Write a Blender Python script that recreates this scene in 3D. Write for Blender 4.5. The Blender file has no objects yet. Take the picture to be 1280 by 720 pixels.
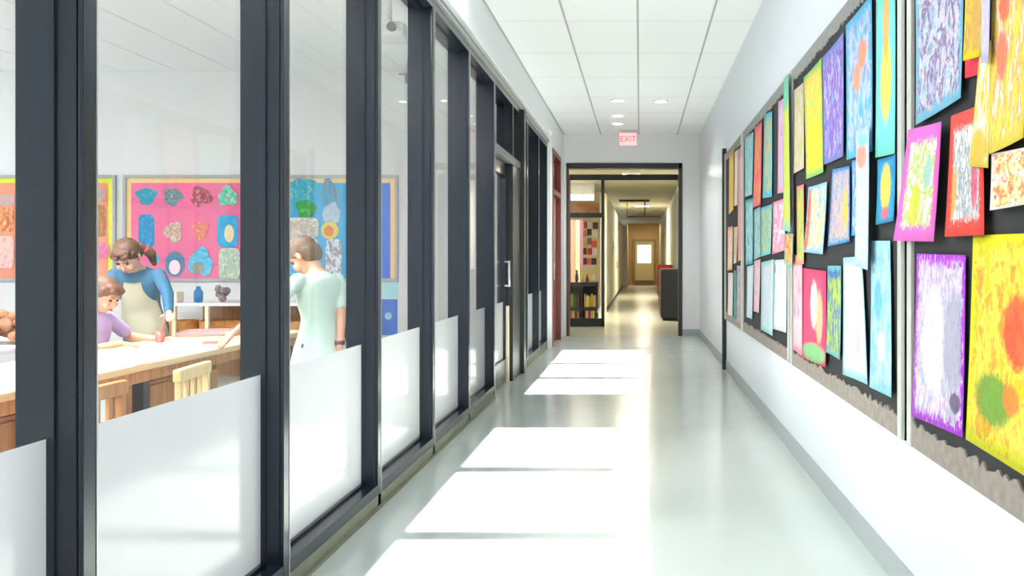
import bpy, bmesh, math, random
from mathutils import Vector, Matrix, Euler
random.seed(7)
S = bpy.context.scene
COL = S.collection
PI = math.pi
F, H, VX, VY = 1145.0, 1.23, 800.0, 326.0     # focal length in pixels, eye height, vanishing point
XR = 0.977                                     # right wall
XG, XF, XB = -1.386, -1.30, -1.46              # glass line, corridor face and classroom face of the posts
YB = 10.0                                      # classroom back wall
YE = 15.0                                      # corridor end wall
ZC = 3.30

# ------------------------------------------------------------------ materials
MATS = {}
def mat(name, col, rough=0.5, metal=0.0, spec=0.5, noise=None, coat=0.0, bump=0.0, bscale=40, emis=None, estr=0):
    if name in MATS: return MATS[name]
    m = bpy.data.materials.new(name); m.use_nodes = True
    nt = m.node_tree; b = nt.nodes['Principled BSDF']
    b.inputs['Base Color'].default_value = (*col, 1)
    b.inputs['Roughness'].default_value = rough
    b.inputs['Metallic'].default_value = metal
    b.inputs['Specular IOR Level'].default_value = spec
    b.inputs['Coat Weight'].default_value = coat
    tc = nt.nodes.new('ShaderNodeTexCoord')
    n = nt.nodes.new('ShaderNodeTexNoise'); n.inputs['Scale'].default_value = bscale
    nt.links.new(tc.outputs['Object'], n.inputs['Vector'])
    amt = 0.05 if noise is None else noise
    mx = nt.nodes.new('ShaderNodeMix'); mx.data_type = 'RGBA'
    mx.inputs[6].default_value = (*[c * (1 - amt) for c in col], 1)
    mx.inputs[7].default_value = (*[min(1, c * (1 + amt)) for c in col], 1)
    nt.links.new(n.outputs['Fac'], mx.inputs[0]); nt.links.new(mx.outputs[2], b.inputs['Base Color'])
    if bump:
        bp = nt.nodes.new('ShaderNodeBump'); bp.inputs['Strength'].default_value = bump; bp.inputs['Distance'].default_value = .01
        nt.links.new(n.outputs['Fac'], bp.inputs['Height']); nt.links.new(bp.outputs['Normal'], b.inputs['Normal'])
    if emis:
        b.inputs['Emission Color'].default_value = (*emis, 1); b.inputs['Emission Strength'].default_value = estr
    MATS[name] = m
    return m

def wood(name, c1, c2, rough=0.45, axis=1):
    if name in MATS: return MATS[name]
    m = bpy.data.materials.new(name); m.use_nodes = True
    nt = m.node_tree; b = nt.nodes['Principled BSDF']; b.inputs['Roughness'].default_value = rough
    tc = nt.nodes.new('ShaderNodeTexCoord'); mp = nt.nodes.new('ShaderNodeMapping')
    sc = [22, 22, 22]; sc[axis] = 1.5; mp.inputs['Scale'].default_value = sc
    n = nt.nodes.new('ShaderNodeTexNoise'); n.inputs['Scale'].default_value = 1.2; n.inputs['Detail'].default_value = 5
    r = nt.nodes.new('ShaderNodeValToRGB')
    r.color_ramp.elements[0].color = (*c1, 1); r.color_ramp.elements[0].position = .35
    r.color_ramp.elements[1].color = (*c2, 1); r.color_ramp.elements[1].position = .65
    nt.links.new(tc.outputs['Object'], mp.inputs['Vector']); nt.links.new(mp.outputs[0], n.inputs['Vector'])
    nt.links.new(n.outputs['Fac'], r.inputs[0]); nt.links.new(r.outputs[0], b.inputs['Base Color'])
    MATS[name] = m
    return m

def glass_mat(name, tint=(1, 1, 1), refl=1.0):
    m = bpy.data.materials.new(name); m.use_nodes = True; nt = m.node_tree; nt.nodes.clear()
    o = nt.nodes.new('ShaderNodeOutputMaterial'); t = nt.nodes.new('ShaderNodeBsdfTransparent')
    t.inputs[0].default_value = (*tint, 1)
    g = nt.nodes.new('ShaderNodeBsdfGlossy'); g.inputs['Roughness'].default_value = 0.01
    lw = nt.nodes.new('ShaderNodeLayerWeight'); lw.inputs[0].default_value = .5
    fr = nt.nodes.new('ShaderNodeMath'); fr.operation = 'POWER'; fr.inputs[1].default_value = 5; nt.links.new(lw.outputs['Facing'], fr.inputs[0])
    mu = nt.nodes.new('ShaderNodeMath'); mu.operation = 'MULTIPLY_ADD'; mu.inputs[1].default_value = .9 * refl; mu.inputs[2].default_value = .03 * refl
    mx = nt.nodes.new('ShaderNodeMixShader')
    nt.links.new(fr.outputs[0], mu.inputs[0]); nt.links.new(mu.outputs[0], mx.inputs[0])
    nt.links.new(t.outputs[0], mx.inputs[1]); nt.links.new(g.outputs[0], mx.inputs[2]); nt.links.new(mx.outputs[0], o.inputs[0])
    return m

def frost_mat():
    m = bpy.data.materials.new('frosted_film'); m.use_nodes = True; nt = m.node_tree; nt.nodes.clear()
    o = nt.nodes.new('ShaderNodeOutputMaterial')
    d = nt.nodes.new('ShaderNodeBsdfDiffuse'); d.inputs[0].default_value = (.88, .89, .91, 1)
    tl = nt.nodes.new('ShaderNodeBsdfTranslucent'); tl.inputs[0].default_value = (.88, .89, .91, 1)
    a = nt.nodes.new('ShaderNodeMixShader'); a.inputs[0].default_value = .45
    g = nt.nodes.new('ShaderNodeBsdfGlossy'); g.inputs['Roughness'].default_value = 0.12
    fr = nt.nodes.new('ShaderNodeFresnel'); fr.inputs[0].default_value = 1.4
    mx = nt.nodes.new('ShaderNodeMixShader')
    nt.links.new(d.outputs[0], a.inputs[1]); nt.links.new(tl.outputs[0], a.inputs[2])
    nt.links.new(fr.outputs[0], mx.inputs[0]); nt.links.new(a.outputs[0], mx.inputs[1]); nt.links.new(g.outputs[0], mx.inputs[2])
    nt.links.new(mx.outputs[0], o.inputs[0])
    return m

def srgb(*c):
    return tuple(((v / 255) / 12.92 if v / 255 <= .04045 else (((v / 255) + .055) / 1.055) ** 2.4) for v in c)

def paint_mat(name, base, cols, seed, stretch=2.0, margin=.06, blobs=(), fine=9.0):
    """children's painting: brushed noise in a palette, paper border, optional blobs (u,v,ru,rv,col)"""
    m = bpy.data.materials.new(name); m.use_nodes = True; nt = m.node_tree
    N = nt.nodes.new; L = nt.links.new
    b = nt.nodes['Principled BSDF']; b.inputs['Roughness'].default_value = .7; b.inputs['Specular IOR Level'].default_value = .2
    uv = N('ShaderNodeUVMap'); mp = N('ShaderNodeMapping'); mp.inputs['Scale'].default_value = (stretch, 1, 1)
    mp.inputs['Location'].default_value = (seed * 3.17, seed * 1.91, 0)
    L(uv.outputs[0], mp.inputs['Vector'])
    n = N('ShaderNodeTexNoise'); n.inputs['Scale'].default_value = 4.2; n.inputs['Detail'].default_value = 7
    n.inputs['Distortion'].default_value = .35; n.inputs['Roughness'].default_value = .62; L(mp.outputs[0], n.inputs['Vector'])
    r = N('ShaderNodeValToRGB'); el = r.color_ramp.elements
    k = len(cols)
    while len(el) < k: el.new(.5)
    for i, c in enumerate(cols):
        el[i].position = .34 + .32 * i / max(1, k - 1); el[i].color = (*srgb(*c), 1)
    L(n.outputs['Fac'], r.inputs[0])
    cur = r.outputs[0]
    # fine spatter
    n2 = N('ShaderNodeTexNoise'); n2.inputs['Scale'].default_value = fine; n2.inputs['Detail'].default_value = 5; n2.inputs['Distortion'].default_value = .3; n2.inputs['Roughness'].default_value = .7
    L(mp.outputs[0], n2.inputs['Vector'])
    r2 = N('ShaderNodeValToRGB'); r2.color_ramp.elements[0].position = .55; r2.color_ramp.elements[1].position = .66
    L(n2.outputs['Fac'], r2.inputs[0])
    mx = N('ShaderNodeMix'); mx.data_type = 'RGBA'; mul = N('ShaderNodeMath'); mul.operation = 'MULTIPLY'; mul.inputs[1].default_value = .65
    L(r2.outputs[0], mul.inputs[0]); L(mul.outputs[0], mx.inputs[0]); L(cur, mx.inputs[6])
    mx.inputs[7].default_value = (*srgb(*cols[seed % k]), 1) if k > 1 else (*srgb(*base), 1)
    cur = mx.outputs[2]
    sep = N('ShaderNodeSeparateXYZ'); L(uv.outputs[0], sep.inputs[0])
    def mth(op, a, bb):
        q = N('ShaderNodeMath'); q.operation = op
        for i, v in enumerate((a, bb)):
            if v is None: continue
            if isinstance(v, (int, float)): q.inputs[i].default_value = v
            else: L(v, q.inputs[i])
        return q.outputs[0]
    wob = mth('MULTIPLY', mth('SUBTRACT', n2.outputs['Fac'], .5), .35)
    for (u, v, ru, rv, c) in blobs:
        du = mth('DIVIDE', mth('SUBTRACT', sep.outputs[0], u), ru); dv = mth('DIVIDE', mth('SUBTRACT', sep.outputs[1], v), rv)
        d = mth('ADD', mth('ADD', mth('MULTIPLY', du, du), mth('MULTIPLY', dv, dv)), mth('MULTIPLY', wob, 5))
        q = N('ShaderNodeMapRange'); q.inputs['From Min'].default_value = .7; q.inputs['From Max'].default_value = 1.3; q.inputs['To Min'].default_value = .85; q.inputs['To Max'].default_value = 0; L(d, q.inputs[0]); msk = q.outputs[0]
        q = N('ShaderNodeMix'); q.data_type = 'RGBA'; L(msk, q.inputs[0]); L(cur, q.inputs[6]); q.inputs[7].default_value = (*srgb(*c), 1)
        cur = q.outputs[2]
    n3 = N('ShaderNodeTexNoise'); n3.inputs['Scale'].default_value = 26; n3.inputs['Detail'].default_value = 4
    L(mp.outputs[0], n3.inputs['Vector'])
    q = N('ShaderNodeMapRange'); q.inputs['From Min'].default_value = .60; q.inputs['From Max'].default_value = .68; q.inputs['To Max'].default_value = .45; L(n3.outputs['Fac'], q.inputs[0])
    q3 = N('ShaderNodeMix'); q3.data_type = 'RGBA'; L(q.outputs[0], q3.inputs[0]); L(cur, q3.inputs[6]); q3.inputs[7].default_value = (*srgb(*[int(v * .55) for v in cols[(seed + 1) % k]]), 1)
    cur = q3.outputs[2]
    if margin > 0:
        e = mth('MINIMUM', mth('MINIMUM', sep.outputs[0], mth('SUBTRACT', 1.0, sep.outputs[0])),
                mth('MINIMUM', sep.outputs[1], mth('SUBTRACT', 1.0, sep.outputs[1])))
        msk = mth('LESS_THAN', mth('ADD', e, wob), margin)
        q = N('ShaderNodeMix'); q.data_type = 'RGBA'; L(msk, q.inputs[0]); L(cur, q.inputs[6]); q.inputs[7].default_value = (*srgb(*base), 1)
        cur = q.outputs[2]
    L(cur, b.inputs['Base Color'])
    return m

M_wall = mat('white_wall_paint', (.84, .85, .87), .6, noise=.01, bscale=3)
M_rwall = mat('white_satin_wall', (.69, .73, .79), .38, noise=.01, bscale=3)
M_cwall = mat('classroom_wall_paint', (.78, .765, .75), .6, noise=.02, bscale=3)
M_ceil = mat('ceiling_tile', (.90, .905, .91), .85, noise=.02, bscale=120)
M_grid = mat('ceiling_bar', (.42, .43, .44), .5, noise=.01)
M_frame = mat('charcoal_aluminium', (.013, .019, .030), .22, metal=0.0, spec=.5, noise=.08, bscale=2)
M_frame2 = mat('dark_panel_metal', (.020, .024, .026), .35, noise=.08, bscale=2)
M_alu = mat('light_aluminium', (.55, .56, .56), .35, metal=.6, noise=.03)
M_curb = mat('olive_curb_rubber', (.20, .21, .14), .5, noise=.2, bscale=8)
M_base = mat('grey_vinyl_base', (.36, .40, .41), .4, noise=.03)
M_dark = mat('black_trim', (.02, .021, .024), .4, noise=.1)
M_black = mat('black_backing_paper', (.018, .019, .02), .8, noise=.2, bscale=30)
M_glass = glass_mat('clear_glass', (.98, .99, .99), .6)
M_frost = frost_mat()
M_red = mat('red_brown_door_paint', (.24, .05, .04), .35, noise=.35, bscale=5)
M_jamb = mat('dark_brown_steel', (.10, .028, .024), .35, noise=.15, bscale=5)
M_white = mat('white_plastic', (.85, .85, .85), .4, noise=.01)
M_tan = mat('tan_wall_paint', (.40, .30, .15), .6, noise=.06, bscale=3)
M_tanc = mat('olive_ceiling_paint', (.52, .49, .37), .7, noise=.04, bscale=3)
M_cream = mat('cream_wall_paint', (.78, .72, .58), .6, noise=.04, bscale=3)
M_wood = wood('pale_table_wood', srgb(226, 190, 146), srgb(238, 210, 172))
M_wood2 = wood('orange_wood', srgb(176, 118, 66), srgb(205, 150, 96), axis=2)
M_wood3 = wood('light_chair_wood', srgb(232, 200, 140), srgb(245, 220, 170), axis=2)

def floor_mat():
    m = bpy.data.materials.new('polished_vinyl_floor'); m.use_nodes = True; nt = m.node_tree
    b = nt.nodes['Principled BSDF']; N = nt.nodes.new
    tc = N('ShaderNodeTexCoord'); n = N('ShaderNodeTexNoise'); n.inputs['Scale'].default_value = .9; n.inputs['Detail'].default_value = 6
    r = N('ShaderNodeValToRGB'); r.color_ramp.elements[0].position = .3; r.color_ramp.elements[1].position = .7
    r.color_ramp.elements[0].color = (.50, .56, .52, 1); r.color_ramp.elements[1].color = (.56, .61, .57, 1)
    nt.links.new(tc.outputs['Object'], n.inputs['Vector']); nt.links.new(n.outputs['Fac'], r.inputs[0]); nt.links.new(r.outputs[0], b.inputs['Base Color'])
    b.inputs['Roughness'].default_value = .17; b.inputs['Specular IOR Level'].default_value = .55
    n2 = N('ShaderNodeTexNoise'); n2.inputs['Scale'].default_value = 6; mr = N('ShaderNodeMapRange')
    mr.inputs['To Min'].default_value = .12; mr.inputs['To Max'].default_value = .24
    nt.links.new(tc.outputs['Object'], n2.inputs['Vector']); nt.links.new(n2.outputs['Fac'], mr.inputs[0]); nt.links.new(mr.outputs[0], b.inputs['Roughness'])
    return m
M_floor = floor_mat()

# ------------------------------------------------------------------ helpers
def obj(name, bm, m, parent=None, smooth=False, loc=None):
    me = bpy.data.meshes.new(name)
    bmesh.ops.recalc_face_normals(bm, faces=bm.faces[:])
    bm.to_mesh(me); bm.free()
    if smooth:
        for p in me.polygons: p.use_smooth = True
    o = bpy.data.objects.new(name, me); COL.objects.link(o)
    for q in (m if isinstance(m, (list, tuple)) else [m]): me.materials.append(q)
    if parent:
        o.parent = parent; o.matrix_parent_inverse = Matrix.Translation(parent.location).inverted()
    return o
def tag(o, label, cat, group=None):
    o['label'] = label; o['category'] = cat
    if group: o['group'] = group
    return o
def thing(name, label, cat, loc=(0, 0, 0), group=None):
    o = bpy.data.objects.new(name, None); COL.objects.link(o); o.location = loc; o.empty_display_size = .1
    return tag(o, label, cat, group)
def struct(name, bm, m, parent=None):
    o = obj(name, bm, m, parent)
    if not parent: o['kind'] = 'structure'
    return o
def box(bm, x0, x1, y0, y1, z0, z1, bev=0):
    t = bmesh.ops.create_cube(bm, size=1)
    vs = t['verts']
    for v in vs:
        v.co = Vector((x0 + (v.co.x + .5) * (x1 - x0), y0 + (v.co.y + .5) * (y1 - y0), z0 + (v.co.z + .5) * (z1 - z0)))
    if bev:
        es = list({e for v in vs for e in v.link_edges})
        bmesh.ops.bevel(bm, geom=es, offset=bev, segments=2, profile=.5, affect='EDGES')
    return bm
def B(*a, bev=0):
    return box(bmesh.new(), *a, bev=bev)
def tube(bm, p0, p1, r0, r1=None, seg=14):
    p0 = Vector(p0); p1 = Vector(p1); r1 = r0 if r1 is None else r1
    d = p1 - p0
    M = Matrix.Translation((p0 + p1) / 2) @ d.to_track_quat('Z', 'Y').to_matrix().to_4x4()
    bmesh.ops.create_cone(bm, cap_ends=True, segments=seg, radius1=r0, radius2=r1, depth=d.length, matrix=M)
    return bm
def ball(bm, c, r, rot=None, seg=16):
    r = (r, r, r) if isinstance(r, (int, float)) else r
    M = Matrix.Translation(Vector(c)) @ (rot.to_matrix().to_4x4() if rot else Matrix()) @ Matrix.Diagonal((*r, 1))
    bmesh.ops.create_uvsphere(bm, u_segments=seg, v_segments=max(8, seg * 2 // 3), radius=1, matrix=M)
    return bm
def lathe(bm, c, prof, seg=20):
    rings = []
    for (r, z) in prof:
        rings.append([bm.verts.new((c[0] + r * math.cos(2 * PI * i / seg), c[1] + r * math.sin(2 * PI * i / seg), c[2] + z)) for i in range(seg)])
    for a, b in zip(rings, rings[1:]):
        for i in range(seg): bm.faces.new((a[i], a[(i + 1) % seg], b[(i + 1) % seg], b[i]))
    bm.faces.new(rings[0]); bm.faces.new(rings[-1])
    return bm
def at(px, py, Y):
    return Vector(((px - VX) * Y / F, Y, H - (py - VY) * Y / F))

# ------------------------------------------------------------------ corridor shell
bm = B(-8.3, 3, -3.2, YE + .1, -.12, 0); struct('floor', bm, M_floor)
bm = B(-6.5, 3, YE + .1, 47, -.12, 0); struct('floor_beyond', bm, mat('beige_vinyl_floor', (.60, .59, .49), .2, noise=.05, bscale=1)).name = 'floor_far'

# corridor ceiling; two unseen roof openings added to throw the floor sun patches
SK = [(-2.6, 0.78, (-1.92, -.62)), (2.33, 6.66, (3.60, 4.92))]
SX0, SX1 = -1.06, .03
ct = .10
bm = bmesh.new()
box(bm, -1.25, SX0, -3.2, YE, ZC, ZC + ct); box(bm, SX1, XR + .2, -3.2, YE, ZC, ZC + ct)
box(bm, SX0, SX1, -3.2, SK[0][0], ZC, ZC + ct); box(bm, SX0, SX1, SK[0][1], SK[1][0], ZC, ZC + ct); box(bm, SX0, SX1, SK[1][1], YE, ZC, ZC + ct)
struct('ceiling', bm, M_ceil)
for k, (a, b_, bars) in enumerate(SK):
    bm = bmesh.new()
    for yb in bars: box(bm, SX0, SX1, yb - .03, yb + .03, ZC + .01, ZC + .07)
    struct('window_%d' % (20 + k), bm, M_white)  # added bars, placed to shade thin lines across the sun patches
# suspended ceiling bars
bm = bmesh.new()
for x in (-.641, -.02, .61): box(bm, x - .009, x + .009, SK[1][1], YE, ZC - .003, ZC + .001)
box(bm, -1.25, -1.232, 2, YE, ZC - .004, ZC + .001)  # grey strip added to stand for the shadow gap at the bulkhead
for x in (.61,): box(bm, x - .009, x + .009, -3, SK[1][1], ZC - .003, ZC + .001)
struct('trim_1', bm, M_grid)
bm = bmesh.new()
y = SK[1][1] + .02
while y < YE: box(bm, -1.25, XR, y - .004, y + .004, ZC - .002, ZC + .001); y += 1.22
struct('trim_2', bm, mat('pale_ceiling_bar', (.72, .73, .74), .5))

# right wall, baseboard, far dark strip
struct('wall_right', B(XR, XR + .2, -3.2, YE + .1, 0, ZC), M_rwall)
bm = B(XR - .008, XR, -3.2, 10.33, 0, .11); struct('baseboard_right', bm, M_base)
struct('baseboard_right_far', B(XR - .008, XR, 10.45, YE, 0, .11), M_base)
struct('trim_3', B(XR - .045, XR + .0, 10.35, 10.43, 0, 2.50, bev=.004), M_dark)
# left side above the glazing
struct('wall_left', B(XF - .12, -1.25, -3.2, 12.86, 2.94, ZC + ct), M_wall)
bm = bmesh.new(); box(bm, XF - .1, -1.262, -3.2, 12.86, 2.905, 2.94); box(bm, XF - .1, -1.28, -3.2, 12.86, 2.88, 2.90)
struct('trim_4', bm, M_alu)
bm = bmesh.new(); box(bm, XB, XF, -3.2, 8.19, 0, .067); box(bm, XF - .02, XF + .012, -3.2, 8.19, 0, .012)
struct('trim_5', bm, M_curb)

# posts of the glazed wall
posts = [2.164 + 1.204 * k for k in range(-4, 6)]          # up to the door (last is 8.18)
far_posts = [10.59, 11.78, 12.82]
def post_mesh(y, z0=.0, z1=2.88, w=.05):
    bm = bmesh.new()
    box(bm, XG + .004, XF - .016, y - w / 2, y + w / 2, z0, z1, bev=.002)          # corridor half
    box(bm, XB, XG - .004, y - w / 2, y + w / 2, z0, z1, bev=.002)                 # classroom half
    box(bm, XF - .016, XF - .010, y - w / 2 + .006, y + w / 2 - .006, z0, z1)      # shadow reveal
    box(bm, XF - .012, XF, y - w / 2, y + w / 2, z0, z1, bev=.002)                 # cap
    box(bm, XG - .022, XG + .022, y - w / 2 - .008, y + w / 2 + .008, z0, z1)      # glazing bead
    return bm
n = 6
for y in posts + far_posts:
    p = struct('trim_%d' % n, post_mesh(y), M_frame)
    e = obj('edge_strip', B(XF - .006, XF + .002, y + .0255, y + .0305, .05, 2.88), M_alu, p)
    e['label'] = 'light aluminium edge strip'
    n += 1
# bays: window_n = rails with pane and frosted film
def bay(k, y0, y1, z0=.067, z1=2.88, film=.815):
    bm = bmesh.new()
    box(bm, XB, XF, y0, y1, z0, z0 + .05, bev=.002); box(bm, XG - .02, XG + .02, y0, y1, z0 + .05, z0 + .062)
    box(bm, XB, XF, y0, y1, z1 - .06, z1, bev=.002); box(bm, XG - .02, XG + .02, y0, y1, z1 - .075, z1 - .06)
    w = struct('window_%d' % k, bm, M_frame)
    obj('glass_pane', B(XG - .003, XG + .003, y0, y1, z0 + .06, z1 - .07), M_glass, w)
    if film:
        f = obj('frosted_film', B(XG + .0034, XG + .0042, y0 + .004, y1 - .004, z0 + .062, film), M_frost, w); f['label'] = 'white frosted film on lower glass'
    return w
k = 1
for a, b_ in zip(posts, posts[1:]): bay(k, a + .025, b_ - .025); k += 1
# door bay between post 8.18 and the dark pilaster at 10
YP = 9.98
bm = bmesh.new(); box(bm, XB, XF - .0, 8.21, YP, 2.22, 2.30, bev=.003)
struct('trim_30', bm, mat('mid_grey_aluminium', (.22, .22, .21), .35, metal=.4))
bm = bmesh.new(); box(bm, XB, XF, 8.21, YP, 2.82, 2.88); box(bm, XB, XF, 9.36, 9.41, 2.30, 2.82)
w = struct('window_10', bm, M_frame); obj('glass_pane', B(XG - .003, XG + .003, 8.21, YP, 2.30, 2.82), glass_mat('dusk_glass', (.35, .37, .4), 1), w)
bm = bmesh.new()
box(bm, XG - .03, XG + .03, 8.22, 8.34, .01, 2.21, bev=.003); box(bm, XG - .03, XG + .03, 9.24, 9.36, .01, 2.21, bev=.003)
box(bm, XG - .03, XG + .03, 8.34, 9.24, 2.08, 2.21); box(bm, XG - .03, XG + .03, 8.34, 9.24, .01, .24)
d = struct('door_1', bm, M_frame)
obj('glass_pane', B(XG - .003, XG + .003, 8.34, 9.24, .24, 2.08), M_glass, d)
f = obj('frosted_film', B(XG + .0034, XG + .0042, 8.345, 9.235, .24, .815), M_frost, d); f['label'] = 'white frosted film on lower glass'
bm = bmesh.new(); tube(bm, (XG + .075, 9.18, .97), (XG + .075, 9.18, 1.23), .012); tube(bm, (XG + .03, 9.18, .98), (XG + .075, 9.18, .98), .009); tube(bm, (XG + .03, 9.18, 1.22), (XG + .075, 9.18, 1.22), .009)
obj('door_handle', bm, M_alu, d, smooth=True)
struct('trim_31', B(XB, XF, 9.37, YP, 0, 2.21, bev=.004), M_frame2)
bm = bmesh.new(); box(bm, -1.47, -1.262, YP, YP + .17, 0, 2.88, bev=.004)
pil = struct('trim_32', bm, M_frame2)
bm = bmesh.new(); box(bm, -1.39, -1.36, YP - .012, YP, 1.78, 1.93, bev=.003); obj('pilaster_handle', bm, M_alu, pil)  # small silver handle on the pilaster
bay(11, YP + .17, 10.565); bay(12, 10.615, 11.755); bay(13, 11.805, 12.80)
bm = bmesh.new(); box(bm, XB, XF, YP + .17, 12.86, 0, .067); struct('trim_33', bm, M_curb)
# wall beyond the glazing, red door
bm = bmesh.new(); box(bm, XF - .12, -1.25, 12.86, 13.05, 0, ZC + ct); box(bm, XF - .12, -1.25, 14.35, YE, 0, ZC + ct); box(bm, XF - .12, -1.25, 13.05, 14.35, 2.84, ZC + ct)
struct('wall_left_far', bm, M_wall)
bm = bmesh.new(); box(bm, -1.36, -1.30, 13.12, 14.28, .01, 2.2, bev=.004)
d = struct('door_2', bm, M_red)
bm = bmesh.new(); box(bm, -1.38, -1.235, 13.05, 13.12, 0, 2.84); box(bm, -1.38, -1.235, 14.28, 14.35, 0, 2.84); box(bm, -1.38, -1.235, 13.12, 14.28, 2.2, 2.27); box(bm, -1.38, -1.235, 13.12, 14.28, 2.77, 2.84)
obj('door_frame', bm, mat('dark_red_frame', (.16, .035, .03), .35, noise=.2), d)
obj('vision_panel', B(-1.298, -1.292, 13.4, 14.0, 1.0, 2.0), mat('pale_pink_glass', (.6, .42, .40), .15), d)
obj('transom_panel', B(-1.35, -1.33, 13.12, 14.28, 2.27, 2.77), M_red, d)
bm = bmesh.new(); tube(bm, (-1.25, 13.3, .95), (-1.25, 13.3, 1.2), .012); box(bm, -1.30, -1.25, 13.29, 13.31, .96, .98); box(bm, -1.30, -1.25, 13.29, 13.31, 1.17, 1.19)
obj('door_handle', bm, M_alu, d)

# end wall with doorway
DX0, DX1, DZ = -1.205, .694, 2.83
bm = bmesh.new(); box(bm, -1.25, DX0, YE, YE + .15, 0, ZC); box(bm, DX1, XR, YE, YE + .15, 0, ZC); box(bm, DX0, DX1, YE, YE + .15, DZ, ZC)
struct('wall_end', bm, mat('end_wall_paint', (.74, .75, .75), .6, noise=.01))
bm = bmesh.new(); fw = .065
box(bm, DX0, DX0 + .03, YE - .02, YE + .17, 0, DZ, bev=.003); box(bm, DX1 - fw, DX1, YE - .02, YE + .17, 0, DZ, bev=.003); box(bm, DX0, DX1, YE - .02, YE + .17, DZ - .09, DZ, bev=.003)
struct('trim_34', bm, M_dark)
struct('trim_35', B(DX0 + .012, DX0 + .045, YE - .028, YE + .165, 0, DZ - .09), M_jamb)
struct('baseboard_end', B(DX1, XR - .008, YE - .01, YE, 0, .11), M_base)
# vestibule and second screen
YV = 17.1
bm = bmesh.new(); box(bm, DX0 - .35, DX0 - .25, YE + .15, YV, 0, 3.1); box(bm, 1.0, 1.1, YE + .15, YV, 0, 3.1); 
struct('wall_vestibule', bm, M_cream)
struct('ceiling_vestibule', B(-6.5, 1.1, YE + .15, 46.5, 3.10, 3.2), M_tanc)
bm = bmesh.new()
xl, xm = at(711, 0, YV).x, at(753.5, 0, YV).x
z = lambda py: H - (py - VY) * YV / F
box(bm, xl - .3, 1.0, YV, YV + .08, z(225), z(218)); box(bm, xm - .03, xm + .03, YV, YV + .08, 0.0, z(225)); box(bm, xl - .3, xm, YV, YV + .08, z(272), z(266))
box(bm, xl - .3, xm, YV, YV + .08, z(408), z(398)); box(bm, xl - .03, xl + .03, YV, YV + .08, 0, z(225)); box(bm, .72, 1.0, YV, YV + .08, 0, z(225))
sc = struct('window_14', bm, M_frame2)
obj('glass_pane', B(xl + .03, xm - .03, YV + .035, YV + .041, z(398), z(225)), M_glass, sc)
# beyond: corridor walls, far wall, alcove and door
bm = bmesh.new(); box(bm, -.95, -.80, 22, 42, 0, 2.84); wl2 = struct('wall_far_left', bm, M_cream)
struct('baseboard_far_left', B(-.80, -.79, 22, 42, 0, .12), M_dark)
struct('wall_far_right', B(.95, 1.1, YV + .08, 42, 0, 3.1), mat('pale_green_wall', (.74, .77, .70), .6))
bm = bmesh.new(); ax0, ax1 = at(784, 0, 42).x, at(826, 0, 42).x; az = at(0, 279, 42).z
box(bm, -6.5, ax0, 42, 42.2, 0, 3.1); box(bm, ax1, 1.1, 42, 42.2, 0, 3.1); box(bm, ax0, ax1, 42, 42.2, az, 3.1)
struct('wall_far_end', bm, mat('far_white_wall', (.72, .70, .68), .6))
bm = bmesh.new(); box(bm, ax0 - .1, ax0, 42.2, 46, 0, 3.1); box(bm, ax1, ax1 + .1, 42.2, 46, 0, 3.1); box(bm, ax0, ax1, 46, 46.2, 0, 3.1); struct('wall_alcove', bm, M_tan)
Yd = 45.9
bm = bmesh.new(); a = at(794, 302, Yd); c = at(817, 353, Yd); g0 = at(796.5, 306, Yd); g1 = at(814, 329, Yd)
box(bm, a.x, g0.x, Yd, Yd + .06, .0, a.z); box(bm, g1.x, c.x, Yd, Yd + .06, 0, a.z); box(bm, g0.x, g1.x, Yd, Yd + .06, g0.z, a.z); box(bm, g0.x, g1.x, Yd, Yd + .06, .25, g1.z)
d3 = struct('door_3', bm, mat('olive_door', (.42, .38, .20), .5))
obj('kick_plate', B(a.x, c.x, Yd - .01, Yd + .06, 0, .25), mat('brown_kick', (.12, .08, .05), .5), d3)
obj('door_window', B(g0.x, g1.x, Yd + .02, Yd + .04, g1.z, g0.z), mat('daylit_door_glass', (.8, .85, .9), .3, emis=(.85, .92, 1), estr=.35), d3)
bm = bmesh.new(); box(bm, a.x - .12, a.x, Yd - .04, Yd + .06, 0, a.z + .12); box(bm, c.x, c.x + .12, Yd - .04, Yd + .06, 0, a.z + .12); box(bm, a.x, c.x, Yd - .04, Yd + .06, a.z, a.z + .12)
obj('door_frame', bm, mat('brown_frame', (.22, .15, .07), .5), d3)
# pipes under the far ceiling
r = thing('ceiling_pipe', 'brown pipe rack hung under the tan ceiling beyond the doorway', 'pipe', (0, 28, 2.9))
a = at(774, 251, 28); c = at(812, 251, 28); bm = bmesh.new(); tube(bm, a, c, .035); obj('cross_pipe', bm, mat('brown_pipe', (.13, .08, .05), .5), r)
bm = bmesh.new(); q = at(806, 251, 28); tube(bm, (q.x, 28.07, 3.10), (q.x, 28.07, 2.62), .022); obj('drop_pipe', bm, MATS['brown_pipe'], r)
bm = bmesh.new(); a = at(784, 271, 28); c = at(826, 271, 28); tube(bm, a, c, .018); tube(bm, (a.x, 28, a.z), (a.x, 28, 3.1), .012); obj('lower_pipe', bm, MATS['brown_pipe'], r)
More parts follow.
